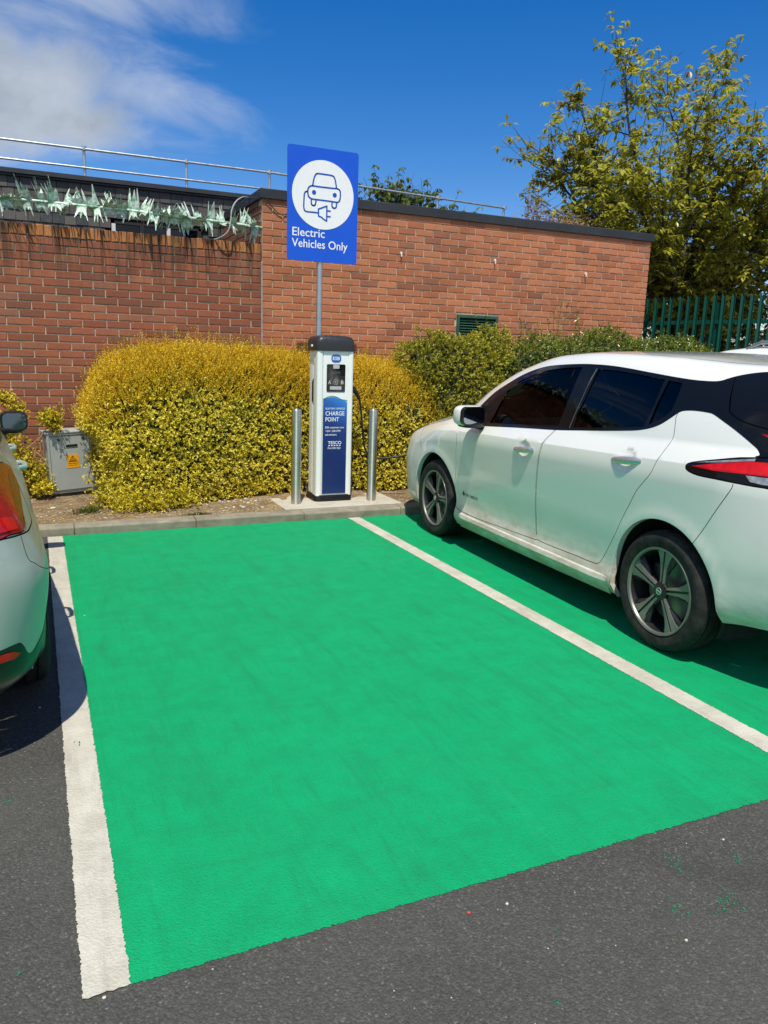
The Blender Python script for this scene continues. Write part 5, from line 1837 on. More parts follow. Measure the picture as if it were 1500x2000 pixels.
def build_hatch(P, paint, loc, rz, label, wheel_style=1, suv=False):
    P['lip_mat'] = paint
    car = empty('parked_car', loc, rz)
    tag(car, label, 'car', 'cars parked in the bays')
    top = [(2.32, 0.93), (2.15, 1.12), (2.0, 1.21), (1.75, 1.28), (1.4, 1.30), (0.9, 1.30), (0.4, 1.29), (0.0, 1.26), (-0.2, 1.18), (-0.22, 1.04)]
    bot = [(2.32, 0.915), (1.8, 0.92), (1.2, 0.925), (0.6, 0.93), (0.1, 0.945), (-0.15, 0.97)]
    dlo = catmull(top, 4) + catmull(bot, 4)[::-1]
    fg = [(1.95, 0.945), (1.90, 1.12), (1.80, 1.20), (1.5, 1.255), (1.05, 1.27), (1.03, 0.945)]
    rg = [(0.95, 1.27), (0.5, 1.262), (0.22, 1.25), (0.18, 0.96), (0.96, 0.945)]
    fdo = [(2.30, 1.0), (2.30, 0.9), (2.27, 0.6), (2.30, 0.35), (2.25, 0.17), (2.1, 0.14), (1.1, 0.145), (1.06, 0.2), (1.06, 0.6), (1.0, 0.93), (1.0, 1.0)]
    rdo = [(0.993, 1.0), (0.993, 0.93), (1.053, 0.6), (1.053, 0.2), (1.02, 0.15), (0.50, 0.15), (0.42, 0.25), (0.25, 0.52), (0.02, 0.72), (-0.02, 0.93), (0.0, 1.0)]
    tl = catmull([(-0.885, 0.985), (-0.6, 0.97), (-0.36, 0.945), (-0.20, 0.915), (-0.10, 0.88), (-0.06, 0.855), (-0.118, 0.832), (-0.19, 0.806), (-0.362, 0.785), (-0.498, 0.763), (-0.645, 0.714), (-0.75, 0.727), (-0.885, 0.74)], 3, True)
    am = [(-0.10, 0.862), (-0.13, 0.838), (-0.20, 0.812), (-0.365, 0.791), (-0.495, 0.769), (-0.638, 0.722), (-0.642, 0.735), (-0.595, 0.782), (-0.545, 0.810), (-0.40, 0.836), (-0.375, 0.858), (-0.25, 0.866)]
    hi = [(-0.88, 0.87), (-0.60, 0.862), (-0.42, 0.864), (-0.26, 0.874), (-0.13, 0.874), (-0.23, 0.908), (-0.38, 0.935), (-0.6, 0.958), (-0.88, 0.972)]
    br = [(-0.88, 0.80), (-0.74, 0.795), (-0.675, 0.78), (-0.685, 0.732), (-0.88, 0.748)]
    s1 = catmull([(-0.88, 0.73), (-0.771, 0.716), (-0.65, 0.701), (-0.54, 0.694), (-0.433, 0.69), (-0.36, 0.70), (-0.28, 0.75), (-0.14, 0.815)], 4)
    s2 = catmull([(-0.69, 0.70), (-0.721, 0.634), (-0.728, 0.59), (-0.706, 0.568), (-0.65, 0.52), (-0.52, 0.474), (-0.40, 0.43), (-0.345, 0.40)], 4)
    val = catmull([(-0.89, 0.235), (-0.81, 0.245), (-0.785, 0.225), (-0.755, 0.185), (-0.71, 0.172), (-0.62, 0.205), (-0.48, 0.235), (-0.34, 0.26)], 4) + [(-0.34, -0.02), (-0.89, -0.02)]
    rf = [(-0.885, 0.222), (-0.825, 0.222), (-0.795, 0.202), (-0.815, 0.188), (-0.885, 0.188)]
    hood_ = catmull([(2.45, 1.44), (2.75, 1.40), (3.0, 1.34), (3.25, 1.30), (3.40, 1.40), (3.44, 1.7), (3.45, 2.2), (2.55, 2.2), (2.50, 1.8)], 3, True)
    ws = [(2.40, 1.475), (1.30, 1.475), (1.18, 1.56), (1.12, 1.8), (1.10, 2.2), (2.52, 2.2), (2.46, 1.8)]
    hl = catmull([(2.95, 1.16), (3.15, 1.20), (3.32, 1.18), (3.40, 1.02), (3.36, 0.86), (3.25, 0.80), (3.10, 0.90)], 3, True)
    rs = [(-0.40, 1.36), (-0.60, 1.36), (-0.885, 1.30), (-0.885, 1.03), (-0.62, 1.05)]
    regs = [('hole', arch_poly(P, 0.0), 0), ('hole', arch_poly(P, P['wb']), 0),
            ('front_window', fg, -0.006), ('rear_window', rg, -0.006), ('amber', am, 0.004), ('tail_hi', hi, 0.004), ('tail_br', br, 0.0042), ('tail', tl, 0.0035), ('gap', inset(tl, -0.005), -0.005), ('trim', dlo, 0.001),
            ('reflector', rf, 0.006), ('valance', val, 0.002), ('gap', strip_poly(s1, 0.007), -0.007), ('gap', strip_poly(s2, 0.004), -0.005),
            ('rear_screen', rs, 0.001), ('door_front', inset(fdo, 0.003), 0), ('door_rear', inset(rdo, 0.003), 0), ('gap', fdo, -0.008), ('gap', rdo, -0.008),
            ('windscreen', ws, -0.004), ('bonnet', inset(hood_, 0.003), 0), ('gap', hood_, -0.008), ('headlamp', hl, 0.002), ('gap', strip_poly([(1.2, 1.475), (-0.4, 1.475)], 0.01), -0.007)]
    sh = shell(P, regs)
    for nm, key, mt in (('body', 'body', paint), ('panel_gap', 'gap', M_GAP), ('bonnet', 'bonnet', paint), ('windscreen', 'windscreen', M_GLASS), ('pillar_trim', 'trim', M_TRIM), ('rear_screen', 'rear_screen', M_PRIV)):
        both_obj(nm, sh[key], mt, car)
    for s_ in (-1, 1):
        df = side_obj('door', sh['door_front'], s_, paint, car)
        dr = side_obj('door', sh['door_rear'], s_, paint, car)
        side_obj('window', sh['front_window'], s_, M_GLASS, df)
        side_obj('window', sh['rear_window'], s_, M_GLASS, dr)
        for o_, (yh, vh) in zip((df, dr), P['handles']):
            p = surf(P, np.array([yh]), np.array([vh]))[0]
            m = MB()   # loop handle standing clear of the door
            m.tube([(s_ * (p[0] - 0.01), yh + 0.10, p[2]), (s_ * (p[0] + 0.022), yh + 0.075, p[2]), (s_ * (p[0] + 0.030), yh, p[2] + 0.002), (s_ * (p[0] + 0.022), yh - 0.075, p[2]), (s_ * (p[0] - 0.01), yh - 0.10, p[2])], [0.012, 0.013, 0.014, 0.013, 0.012], 10)
            m.obj('handle', paint, o_, smooth=True)
        side_obj('bumper_valance', sh['valance'], s_, M_TRIM, car)
        t_ = side_obj('tail_light', sh['tail'], s_, M_RED2, car)
        side_obj('amber_lens', sh['amber'], s_, M_AMBER, t_)
        side_obj('red_lens', sh['tail_br'], s_, M_RED, t_)
        side_obj('red_lens', sh['tail_hi'], s_, M_RED2, t_)
        side_obj('reflector', sh['reflector'], s_, M_RED, car)
        side_obj('headlight', sh['headlamp'], s_, M_PIANO, car)
        mirror(P, car, s_, (0.945, 2.12, P['mz']), (0.175, 0.13, 0.14), M_TRIM, M_TRIM)
        for ya in (0.0, P['wb']):
            arch_liner(P, car, ya, s_)
        if suv:
            zz = surf(P, np.array([1.0, 0.3, -0.4]), np.array([1.42] * 3))
            MB().tube([(s_ * zz[0][0] * 0.99, 1.20, zz[0][2] - 0.01), (s_ * zz[0][0], 1.05, zz[0][2] + 0.05), (s_ * zz[1][0], 0.3, zz[1][2] + 0.055), (s_ * zz[2][0], -0.35, zz[2][2] + 0.05), (s_ * zz[2][0], -0.5, zz[2][2] - 0.01)], 0.018, 10).obj('roof_rail', M_GALV, car, smooth=True)
    end_cap(P, car, P['y1'], [(0, 0.2, 'front_valance', M_TRIM), (0.2, 0.95, 'grille', M_PIANO), (0.95, 2.05, 'nose', paint)], 0.05)
    end_cap(P, car, P['y0'], [(0, 0.235, 'rear_valance', M_TRIM), (0.235, 0.73, 'rear_bumper', paint), (0.73, 1.02, 'tailgate', paint), (1.02, 1.34, 'rear_screen', M_PRIV), (1.34, 2.05, 'spoiler', paint)], -0.05)
    underbody(P, car)
    cabin(P, car, 1)
    W_ = make_wheel(P['wr'], P['wr'] - 0.098, 0.205, wheel_style)
    for ya, sp in ((0.0, 0.3), (P['wb'], 0.9)):
        for s_ in (-1, 1):
            put_wheel(W_, car, (s_ * (0.905 - 0.1025), ya, P['wr']), s_, sp)
    return car


HATCH['mz'] = 1.01
build_hatch(HATCH, M_SILVER, (-0.932, 3.70, 0), 0.075, 'silver green car with red and amber tail light, cut off by the left edge')
SUV = dict(HATCH)
SUV['K'] = [(a, b_, [z * (1 + 0.155 * min(1, max(0, z - 0.3) / 1.0)) for z in c]) for a, b_, c in HATCH['K']]
SUV['mz'] = 1.17
M_WHITE2 = car_paint('plain_white_paint', (0.78, 0.79, 0.80), 0.28, dirt=False)
build_hatch(SUV, M_WHITE2, (6.62, 4.05, 0), -0.01, 'white car with silver roof rails, only its roof showing behind the white hatchback', 1, True)

# ------------------------------------------------------------------ plants
def norm(a):
    return a / np.maximum(np.linalg.norm(a, axis=-1, keepdims=True), 1e-9)


def leaf_quads(P, D, U, L, Wd, tint, fold=0.25):
    """P base points, D growth directions, U rough up vectors: one folded rhombus per leaf (2 triangles)"""
    D = norm(D)
    Sd = norm(np.cross(D, U))
    Nn = np.cross(Sd, D)
    L = np.asarray(L)[:, None]
    Wd = np.asarray(Wd)[:, None]
    m = P + D * L * 0.48
    V = np.stack([P, m + Sd * Wd / 2 + Nn * Wd * fold, P + D * L, m - Sd * Wd / 2 + Nn * Wd * fold], 1)
    n = len(P)
    i = np.arange(n) * 4
    F = np.concatenate([np.stack([i, i + 1, i + 2], 1), np.stack([i, i + 2, i + 3], 1)])
    return V.reshape(-1, 3), F, np.repeat(tint, 4)


def join(parts):
    V, F, T, n = [], [], [], 0
    for v, f, t in parts:
        V.append(v)
        F.append(f + n)
        T.append(t)
        n += len(v)
    return np.concatenate(V), np.concatenate(F), np.concatenate(T)


def twigs(P0, P1, r, tint):
    """thin three sided twigs"""
    d = norm(P1 - P0)
    a = norm(np.cross(d, np.array([0.31, 0.52, 0.8])))
    b_ = np.cross(d, a)
    r = np.broadcast_to(np.asarray(r, float), (len(P0),))[:, None]
    ring = [a, -0.5 * a + 0.87 * b_, -0.5 * a - 0.87 * b_]
    V = np.stack([P0 + k * r for k in ring] + [P1 + k * r * 0.5 for k in ring], 1)
    i = np.arange(len(P0)) * 6
    F = []
    for k in range(3):
        j = (k + 1) % 3
        F += [np.stack([i + k, i + j, i + 3 + j], 1), np.stack([i + k, i + 3 + j, i + 3 + k], 1)]
    return V.reshape(-1, 3), np.concatenate(F), np.repeat(tint, 6)


def sample_shell(fn, lo, hi, n, depth, seed):
    """points just under the surface fn = 0 (fn < 0 inside, about metres), with outward normals"""
    r = np.random.default_rng(seed)
    lo, hi = np.array(lo), np.array(hi)
    P_, N_, Dp = [], [], []
    got = 0
    while got < n:
        q = r.uniform(lo, hi, (n * 3, 3))
        f = fn(q)
        ok = (f < 0) & (f > -depth)
        q = q[ok]
        f = f[ok]
        e = 0.01
        g = np.stack([fn(q + np.eye(3)[k] * e) - fn(q - np.eye(3)[k] * e) for k in range(3)], 1)
        P_.append(q)
        N_.append(norm(g))
        Dp.append(-f)
        got += len(q)
    return np.concatenate(P_)[:n], np.concatenate(N_)[:n], np.concatenate(Dp)[:n]


def n3(q, f, seed):
    r = np.random.default_rng(seed)
    out = 0
    for k in range(10):
        d = norm(r.normal(size=3))
        out = out + np.sin(q @ d * f * r.uniform(0.6, 1.5) + r.uniform(0, 6.28))
    return out / 4.5


def tufts(P, N, up, L, nl, leafL, leafW, spread, tint0, r, tipg=0.35, jitter=0.35):
    """a short shoot at each point with nl leaves along it; tint rises to the tip (young growth)"""
    n = len(P)
    D = norm(N + np.array([0, 0, up]) + r.normal(0, jitter, (n, 3)))
    Ln = L * r.uniform(0.6, 1.35, n)
    parts = []
    for k in range(nl):
        f = (k + 0.5) / nl
        base = P + D * (Ln * f)[:, None]
        side = norm(r.normal(size=(n, 3)))
        dd = norm(D * (1 - spread) + (side - D * (side * D).sum(1, keepdims=True)) * spread)
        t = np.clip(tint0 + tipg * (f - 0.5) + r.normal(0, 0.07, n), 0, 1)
        s_ = r.uniform(0.75, 1.25, n)
        parts.append(leaf_quads(base, dd, norm(r.normal(size=(n, 3)) * 0.7 + N + np.array([0, -0.15, 0.45])), leafL * s_, leafW * s_, t))
    return parts, D, Ln


M_WOOD = simple('twig_bark', (0.085, 0.06, 0.038), 0.85, var=0.35, nscale=12)
M_GOLD = leaf_mat('golden_leaves', [(0.0, (0.05, 0.07, 0.010)), (0.25, (0.20, 0.19, 0.012)), (0.42, (0.64, 0.52, 0.025)), (0.7, (0.86, 0.70, 0.045)), (1.0, (0.92, 0.82, 0.17))], 0.42, 0.5, 0.3)
M_GOLDTOP = leaf_mat('golden_new_shoots', [(0.0, (0.46, 0.24, 0.018)), (0.3, (0.80, 0.54, 0.028)), (0.65, (0.92, 0.70, 0.05)), (1.0, (0.94, 0.80, 0.15))], 0.45, 0.55, 0.25)
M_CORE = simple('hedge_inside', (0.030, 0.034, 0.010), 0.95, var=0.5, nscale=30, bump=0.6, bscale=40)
M_OLIVE = leaf_mat('olive_leaves', [(0.0, (0.035, 0.055, 0.008)), (0.3, (0.12, 0.15, 0.014)), (0.6, (0.29, 0.29, 0.022)), (1.0, (0.50, 0.43, 0.04))], 0.35, 0.45, 0.35)
M_GLOSSY = leaf_mat('glossy_green_leaves', [(0.0, (0.03, 0.06, 0.008)), (0.4, (0.115, 0.17, 0.018)), (0.75, (0.22, 0.26, 0.028)), (1.0, (0.34, 0.35, 0.055))], 0.30, 0.24, 0.6)


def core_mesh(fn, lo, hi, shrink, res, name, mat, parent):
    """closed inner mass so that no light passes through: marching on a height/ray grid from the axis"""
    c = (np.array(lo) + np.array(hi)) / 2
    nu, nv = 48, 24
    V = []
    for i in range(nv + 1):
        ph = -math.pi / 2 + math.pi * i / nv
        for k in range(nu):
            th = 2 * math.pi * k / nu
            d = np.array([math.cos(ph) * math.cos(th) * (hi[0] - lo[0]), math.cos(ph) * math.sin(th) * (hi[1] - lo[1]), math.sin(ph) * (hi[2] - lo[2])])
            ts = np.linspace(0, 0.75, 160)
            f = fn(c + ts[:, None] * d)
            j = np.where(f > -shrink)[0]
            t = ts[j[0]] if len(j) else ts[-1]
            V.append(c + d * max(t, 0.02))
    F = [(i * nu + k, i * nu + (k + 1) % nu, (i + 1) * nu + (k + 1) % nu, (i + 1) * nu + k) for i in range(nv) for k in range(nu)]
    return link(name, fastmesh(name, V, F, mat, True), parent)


# ---- the golden hedge
GTOPX = [0.30, 0.42, 0.58, 0.95, 1.53, 2.03, 2.5, 3.26, 3.75, 4.15, 4.6]
GTOPZ = [1.16, 1.32, 1.39, 1.44, 1.46, 1.42, 1.40, 1.39, 1.32, 1.15, 0.75]


def f_gold(q):
    x, y, z = q[:, 0], q[:, 1], q[:, 2]
    top = np.interp(x, GTOPX, GTOPZ)
    front = np.interp(x, [0.3, 0.7, 1.4, 2.0, 2.4, 3.3, 4.2], [7.30, 7.20, 7.26, 7.46, 7.56, 7.46, 7.55])
    # left foot is undercut: the trunk side is bare
    under = 0.34 * np.clip((0.85 - x) / 0.5, 0, 1) * np.clip((0.80 - z) / 0.5, 0, 1)
    yc = (front + 8.30) / 2
    b_ = (8.30 - front) / 2
    xc, a = 2.47, 2.05
    k = (np.abs((x - xc) / (a - under)) ** 8 + np.abs((y - yc) / b_) ** 3.2 + np.abs((z - 0.45) / np.maximum(top - 0.45, 0.15)) ** 5.0 * (z > 0.45))
    lump = 0.045 * n3(q, 5, 5) + 0.03 * n3(q, 15, 6)
    return (k ** 0.33 - 1) * 0.5 - lump * 0.7


hedge = tag(empty('golden_hedge', (2.2, 7.75, 0.09)), 'rounded golden yellow hedge behind the charge point', 'hedge')
off = np.array((2.2, 7.75, 0.09))
lo, hi = (0.25, 7.0, 0.10), (4.70, 8.30, 1.75)
r5 = np.random.default_rng(5)
P_, N_, Dp = sample_shell(f_gold, lo, hi, 38000, 0.075, 21)
vis = (N_[:, 1] < 0.55)
P_, N_, Dp = P_[vis], N_[vis], Dp[vis]
lowm = P_[:, 2] < np.interp(P_[:, 0], GTOPX, GTOPZ) - 0.36 + 0.10 * n3(P_, 5, 9) + 0.13 * np.random.default_rng(3).normal(0, 1, len(P_))
lowP, lowN = P_[lowm], N_[lowm]
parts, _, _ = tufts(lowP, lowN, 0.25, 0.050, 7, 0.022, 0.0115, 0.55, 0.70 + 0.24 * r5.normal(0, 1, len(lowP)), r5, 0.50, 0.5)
V, F, T = join(parts)
tag(link('foliage', fastmesh('foliage', V - off, F, M_GOLD, attr=T), hedge), kind='stuff')
# upright new shoots all over the top
q = P_[~lowm]
qn = N_[~lowm]
sel = r5.random(len(q)) < 0.95
q, qn = q[sel], qn[sel]
extra = np.stack([r5.uniform(0.42, 4.05, 5200), r5.uniform(7.35, 8.22, 5200), np.zeros(5200)], 1)
extra[:, 2] = np.interp(extra[:, 0], GTOPX, GTOPZ) - 0.06 - 0.25 * np.abs((extra[:, 1] - 7.8) / 0.5) ** 3
ok = f_gold(extra) < 0.03
q = np.concatenate([q, extra[ok]])
qn = np.concatenate([qn, np.tile([0, 0, 1.0], (ok.sum(), 1))])
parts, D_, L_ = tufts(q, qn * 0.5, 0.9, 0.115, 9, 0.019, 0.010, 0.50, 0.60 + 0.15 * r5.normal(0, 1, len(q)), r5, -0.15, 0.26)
parts.append(twigs(q, q + D_ * L_[:, None], 0.0016, np.full(len(q), 0.15)))
# a few long whips
w = r5.choice(len(q), 1900, replace=False)
pw_, D2, L2 = tufts(q[w], qn[w] * 0.2, 1.2, 0.23, 12, 0.015, 0.008, 0.45, 0.45 + 0.2 * r5.normal(0, 1, len(w)), r5, -0.2, 0.30)
parts += pw_
parts.append(twigs(q[w], q[w] + D2 * L2[:, None], 0.0016, np.full(len(w), 0.1)))
V, F, T = join(parts)
tag(link('new_shoots', fastmesh('new_shoots', V - off, F, M_GOLDTOP, attr=T), hedge), kind='stuff')
o = core_mesh(f_gold, lo, hi, 0.06, 40, 'light_block_core', M_CORE, hedge)
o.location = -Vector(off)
st = MB()
for k in range(16):
    x = 0.55 + 0.22 * k + rnd.uniform(-0.08, 0.08)
    y = 7.75 + rnd.uniform(-0.2, 0.2)
    st.tube([(x - 2.2, y - 7.75, -0.05), (x - 2.2 + rnd.uniform(-0.05, 0.05), y - 7.75, 0.3), (x - 2.2 + rnd.uniform(-0.15, 0.15), y - 7.75 + rnd.uniform(-0.1, 0.1), 0.75)], [0.022, 0.017, 0.008], 6)
# bare stems seen on the open left flank
for k in range(7):
    x = 0.55 + 0.03 * k
    y = 7.62 + 0.05 * k
    st.tube([(x + 0.15 - 2.2, y - 7.75, -0.05), (x + 0.05 - 2.2, y - 7.75, 0.35), (x - 0.06 - 2.2 + rnd.uniform(-0.05, 0.05), y - 7.75, 0.75)], [0.013, 0.010, 0.005], 5)
st.obj('stems', M_WOOD, hedge)

# loose low sprays along the left foot of the hedge
pl = np.array([(0.60, 7.25, 0.16), (0.75, 7.13, 0.13), (0.95, 7.12, 0.15), (0.60, 7.42, 0.25), (1.15, 7.16, 0.16), (0.62, 7.60, 0.40)])
q = np.concatenate([c + r5.normal(0, 1, (330, 3)) * (0.085, 0.055, 0.05) for c in pl])
q[:, 2] = np.maximum(q[:, 2], 0.10)
parts, _, _ = tufts(q, np.tile([-0.3, -0.6, 0.2], (len(q), 1)), 0.3, 0.05, 6, 0.022, 0.011, 0.55, 0.45 + 0.22 * r5.normal(0, 1, len(q)), r5, 0.5, 0.6)
V, F, T = join(parts)
tag(link('low_sprays', fastmesh('low_sprays', V - off, F, M_GOLD, attr=T), hedge), kind='stuff')


# ---- clipped olive bush and glossy hedge behind the white car
def ell(c, h, p=2.6, lf=6, la=0.05, seed=3):
    c = np.array(c)
    h = np.array(h)

    def fn(q):
        k = (np.abs((q - c) / h) ** p).sum(1)
        return (k ** (1 / p) - 1) * h.min() - la * n3(q, lf, seed) - la * 0.45 * n3(q, lf * 2.6, seed + 1)
    return fn


def bush(name, label, fns, lo, hi, n, mat, tuft, group=None, coremat=None, depth=0.10, up=0.3, base=None, vis_y=0.6, seed=31):
    fn = (lambda q: np.minimum.reduce([f(q) for f in fns])) if len(fns) > 1 else fns[0]
    c = (np.array(lo) + np.array(hi)) / 2
    c[2] = 0.09
    b_ = tag(empty(name, tuple(c)), label, 'bush' if 'hedge' not in name else 'hedge', group)
    r = np.random.default_rng(seed)
    P_, N_, _ = sample_shell(fn, lo, hi, n, depth, seed + 1)
    ok = N_[:, 1] < vis_y
    P_, N_ = P_[ok], N_[ok]
    L, nl, lL, lW, sp, t0, ts, tg = tuft
    tt = t0 + ts * r.normal(0, 1, len(P_)) + 0.10 * n3(P_, 5, seed + 3)
    parts, D_, L_ = tufts(P_, N_, up, L, nl, lL, lW, sp, tt, r, tg, 0.45)
    V, F, T = join(parts)
    tag(link('foliage', fastmesh('foliage', V - c, F, mat, attr=T), b_), kind='stuff')
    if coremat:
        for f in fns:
            o = core_mesh(f, lo, hi, 0.07, 40, 'light_block_core', coremat, b_) if len(fns) == 1 else None
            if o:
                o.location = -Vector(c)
    sm_ = MB()
    for k in range(7):
        x = lo[0] + (hi[0] - lo[0]) * (k + 0.8) / 8.5
        y = (lo[1] + hi[1]) / 2 + r.uniform(-0.1, 0.1)
        sm_.tube([(x - c[0], y - c[1], -0.05), (x - c[0] + r.uniform(-0.06, 0.06), y - c[1], (hi[2] - 0.1) * 0.35), (x - c[0] + r.uniform(-0.12, 0.12), y - c[1], (hi[2] - 0.1) * 0.66)], [0.024, 0.017, 0.008], 6)
    sm_.obj('stems', M_WOOD, b_)
    return b_, c, r


bush('olive_bush', 'mounded olive green bush between golden hedge and vent', [ell((4.40, 7.88, 0.95), (0.82, 0.46, 0.80), 2.4, 6, 0.085, 8)], (3.5, 7.3, 0.12), (5.35, 8.30, 1.98), 11500, M_OLIVE, (0.055, 7, 0.026, 0.014, 0.55, 0.62, 0.22, 0.5), coremat=M_CORE, seed=41)
gb, gc, gr = bush('glossy_hedge', 'dark green glossy leaved hedge under the outbuilding wall, behind the white car', [ell((6.75, 7.92, 0.90), (2.10, 0.36, 0.90), 4.5, 5, 0.04, 14)], (4.5, 7.45, 0.12), (9.0, 8.30, 2.02), 15000, M_GLOSSY, (0.06, 6, 0.034, 0.017, 0.6, 0.48, 0.2, 0.3), coremat=M_CORE, seed=52, vis_y=0.5)
# upright shoots out of the glossy hedge
sp_ = np.array([(x, 7.95, 1.76) for x in (5.32, 5.40, 5.75, 5.83, 5.90, 5.96, 6.12, 6.17, 4.72, 4.88, 6.9, 5.55)])
ht = np.array([0.24, 0.20, 0.26, 0.40, 0.52, 0.44, 0.36, 0.28, 0.30, 0.24, 0.16, 0.2])
parts = []
for k in range(len(sp_)):
    m_ = 16
    t = np.linspace(0, 1, m_)
    P0 = sp_[k] + np.stack([0.03 * np.sin(t * 3 + k), 0.02 * t, t * ht[k]], 1)
    dd = norm(gr.normal(size=(m_, 3)) + np.array([0, 0, 0.5]))
    parts.append(leaf_quads(P0, dd, norm(gr.normal(size=(m_, 3))), gr.uniform(0.03, 0.05, m_), gr.uniform(0.016, 0.024, m_), gr.uniform(0.4, 0.9, m_)))
    parts.append(twigs(P0[:-1], P0[1:], 0.003, np.full(m_ - 1, 0.3)))
V, F, T = join(parts)
tag(link('new_shoots', fastmesh('new_shoots', V - gc, F, M_GLOSSY, attr=T), gb), kind='stuff')

# ---- straggly golden shrub at the cabinet
shr = tag(empty('golden_shrub', (-0.15, 7.95, 0.09)), 'straggly small golden shrub left of the electricity cabinet', 'shrub')
so = np.array((-0.15, 7.95, 0.09))
cl = [((-0.06, 7.95, 0.28), (0.10, 0.09, 0.12), 420), ((-0.22, 7.92, 0.45), (0.14, 0.10, 0.16), 560), ((-0.36, 7.95, 0.72), (0.13, 0.10, 0.17), 520), ((0.00, 7.86, 0.18), (0.07, 0.07, 0.05), 220), ((-0.5, 7.95, 0.5), (0.2, 0.1, 0.25), 500), ((0.11, 7.90, 0.84), (0.075, 0.06, 0.045), 300), ((0.15, 7.90, 0.77), (0.04, 0.05, 0.04), 90), ((-0.16, 7.93, 0.92), (0.06, 0.05, 0.05), 120), ((0.47, 7.86, 0.47), (0.035, 0.03, 0.03), 70), ((-0.30, 7.95, 1.02), (0.08, 0.06, 0.04), 120)]
q = np.concatenate([np.array(c) + r5.normal(0, 0.62, (n_, 3)) * np.array(h) for c, h, n_ in cl])
q[:, 2] = np.maximum(q[:, 2], 0.11)
parts, _, _ = tufts(q, np.tile([0, -0.6, 0.2], (len(q), 1)), 0.45, 0.05, 7, 0.022, 0.0115, 0.55, 0.42 + 0.2 * r5.normal(0, 1, len(q)), r5, 0.45, 0.6)
V, F, T = join(parts)
tag(link('foliage', fastmesh('foliage', V - so, F, M_GOLD, attr=T), shr), kind='stuff')
M_STRAW = simple('dry_stem', (0.36, 0.26, 0.14), 0.8, var=0.2)
sm_ = MB()
for a in ([(-0.10, 7.97, 0.09), (-0.06, 7.95, 0.45), (0.02, 7.93, 0.68), (0.13, 7.93, 0.80)], [(-0.10, 7.97, 0.09), (-0.2, 7.95, 0.4), (-0.33, 7.94, 0.75)], [(-0.3, 7.97, 0.09), (-0.17, 7.94, 0.48), (-0.03, 7.92, 0.63), (0.05, 7.90, 0.70)], [(0.0, 7.95, 0.09), (-0.04, 7.92, 0.50), (0.03, 7.90, 0.47), (0.085, 7.89, 0.36)], [(-0.4, 7.97, 0.09), (-0.45, 7.95, 0.5), (-0.42, 7.94, 0.9)], [(0.40, 8.0, 0.09), (0.43, 7.93, 0.3), (0.47, 7.86, 0.47)]):
    sm_.tube([tuple(np.array(p) - so) for p in catmull(a, 4)], 0.005, 5)
sm_.obj('stems', M_STRAW, shr)


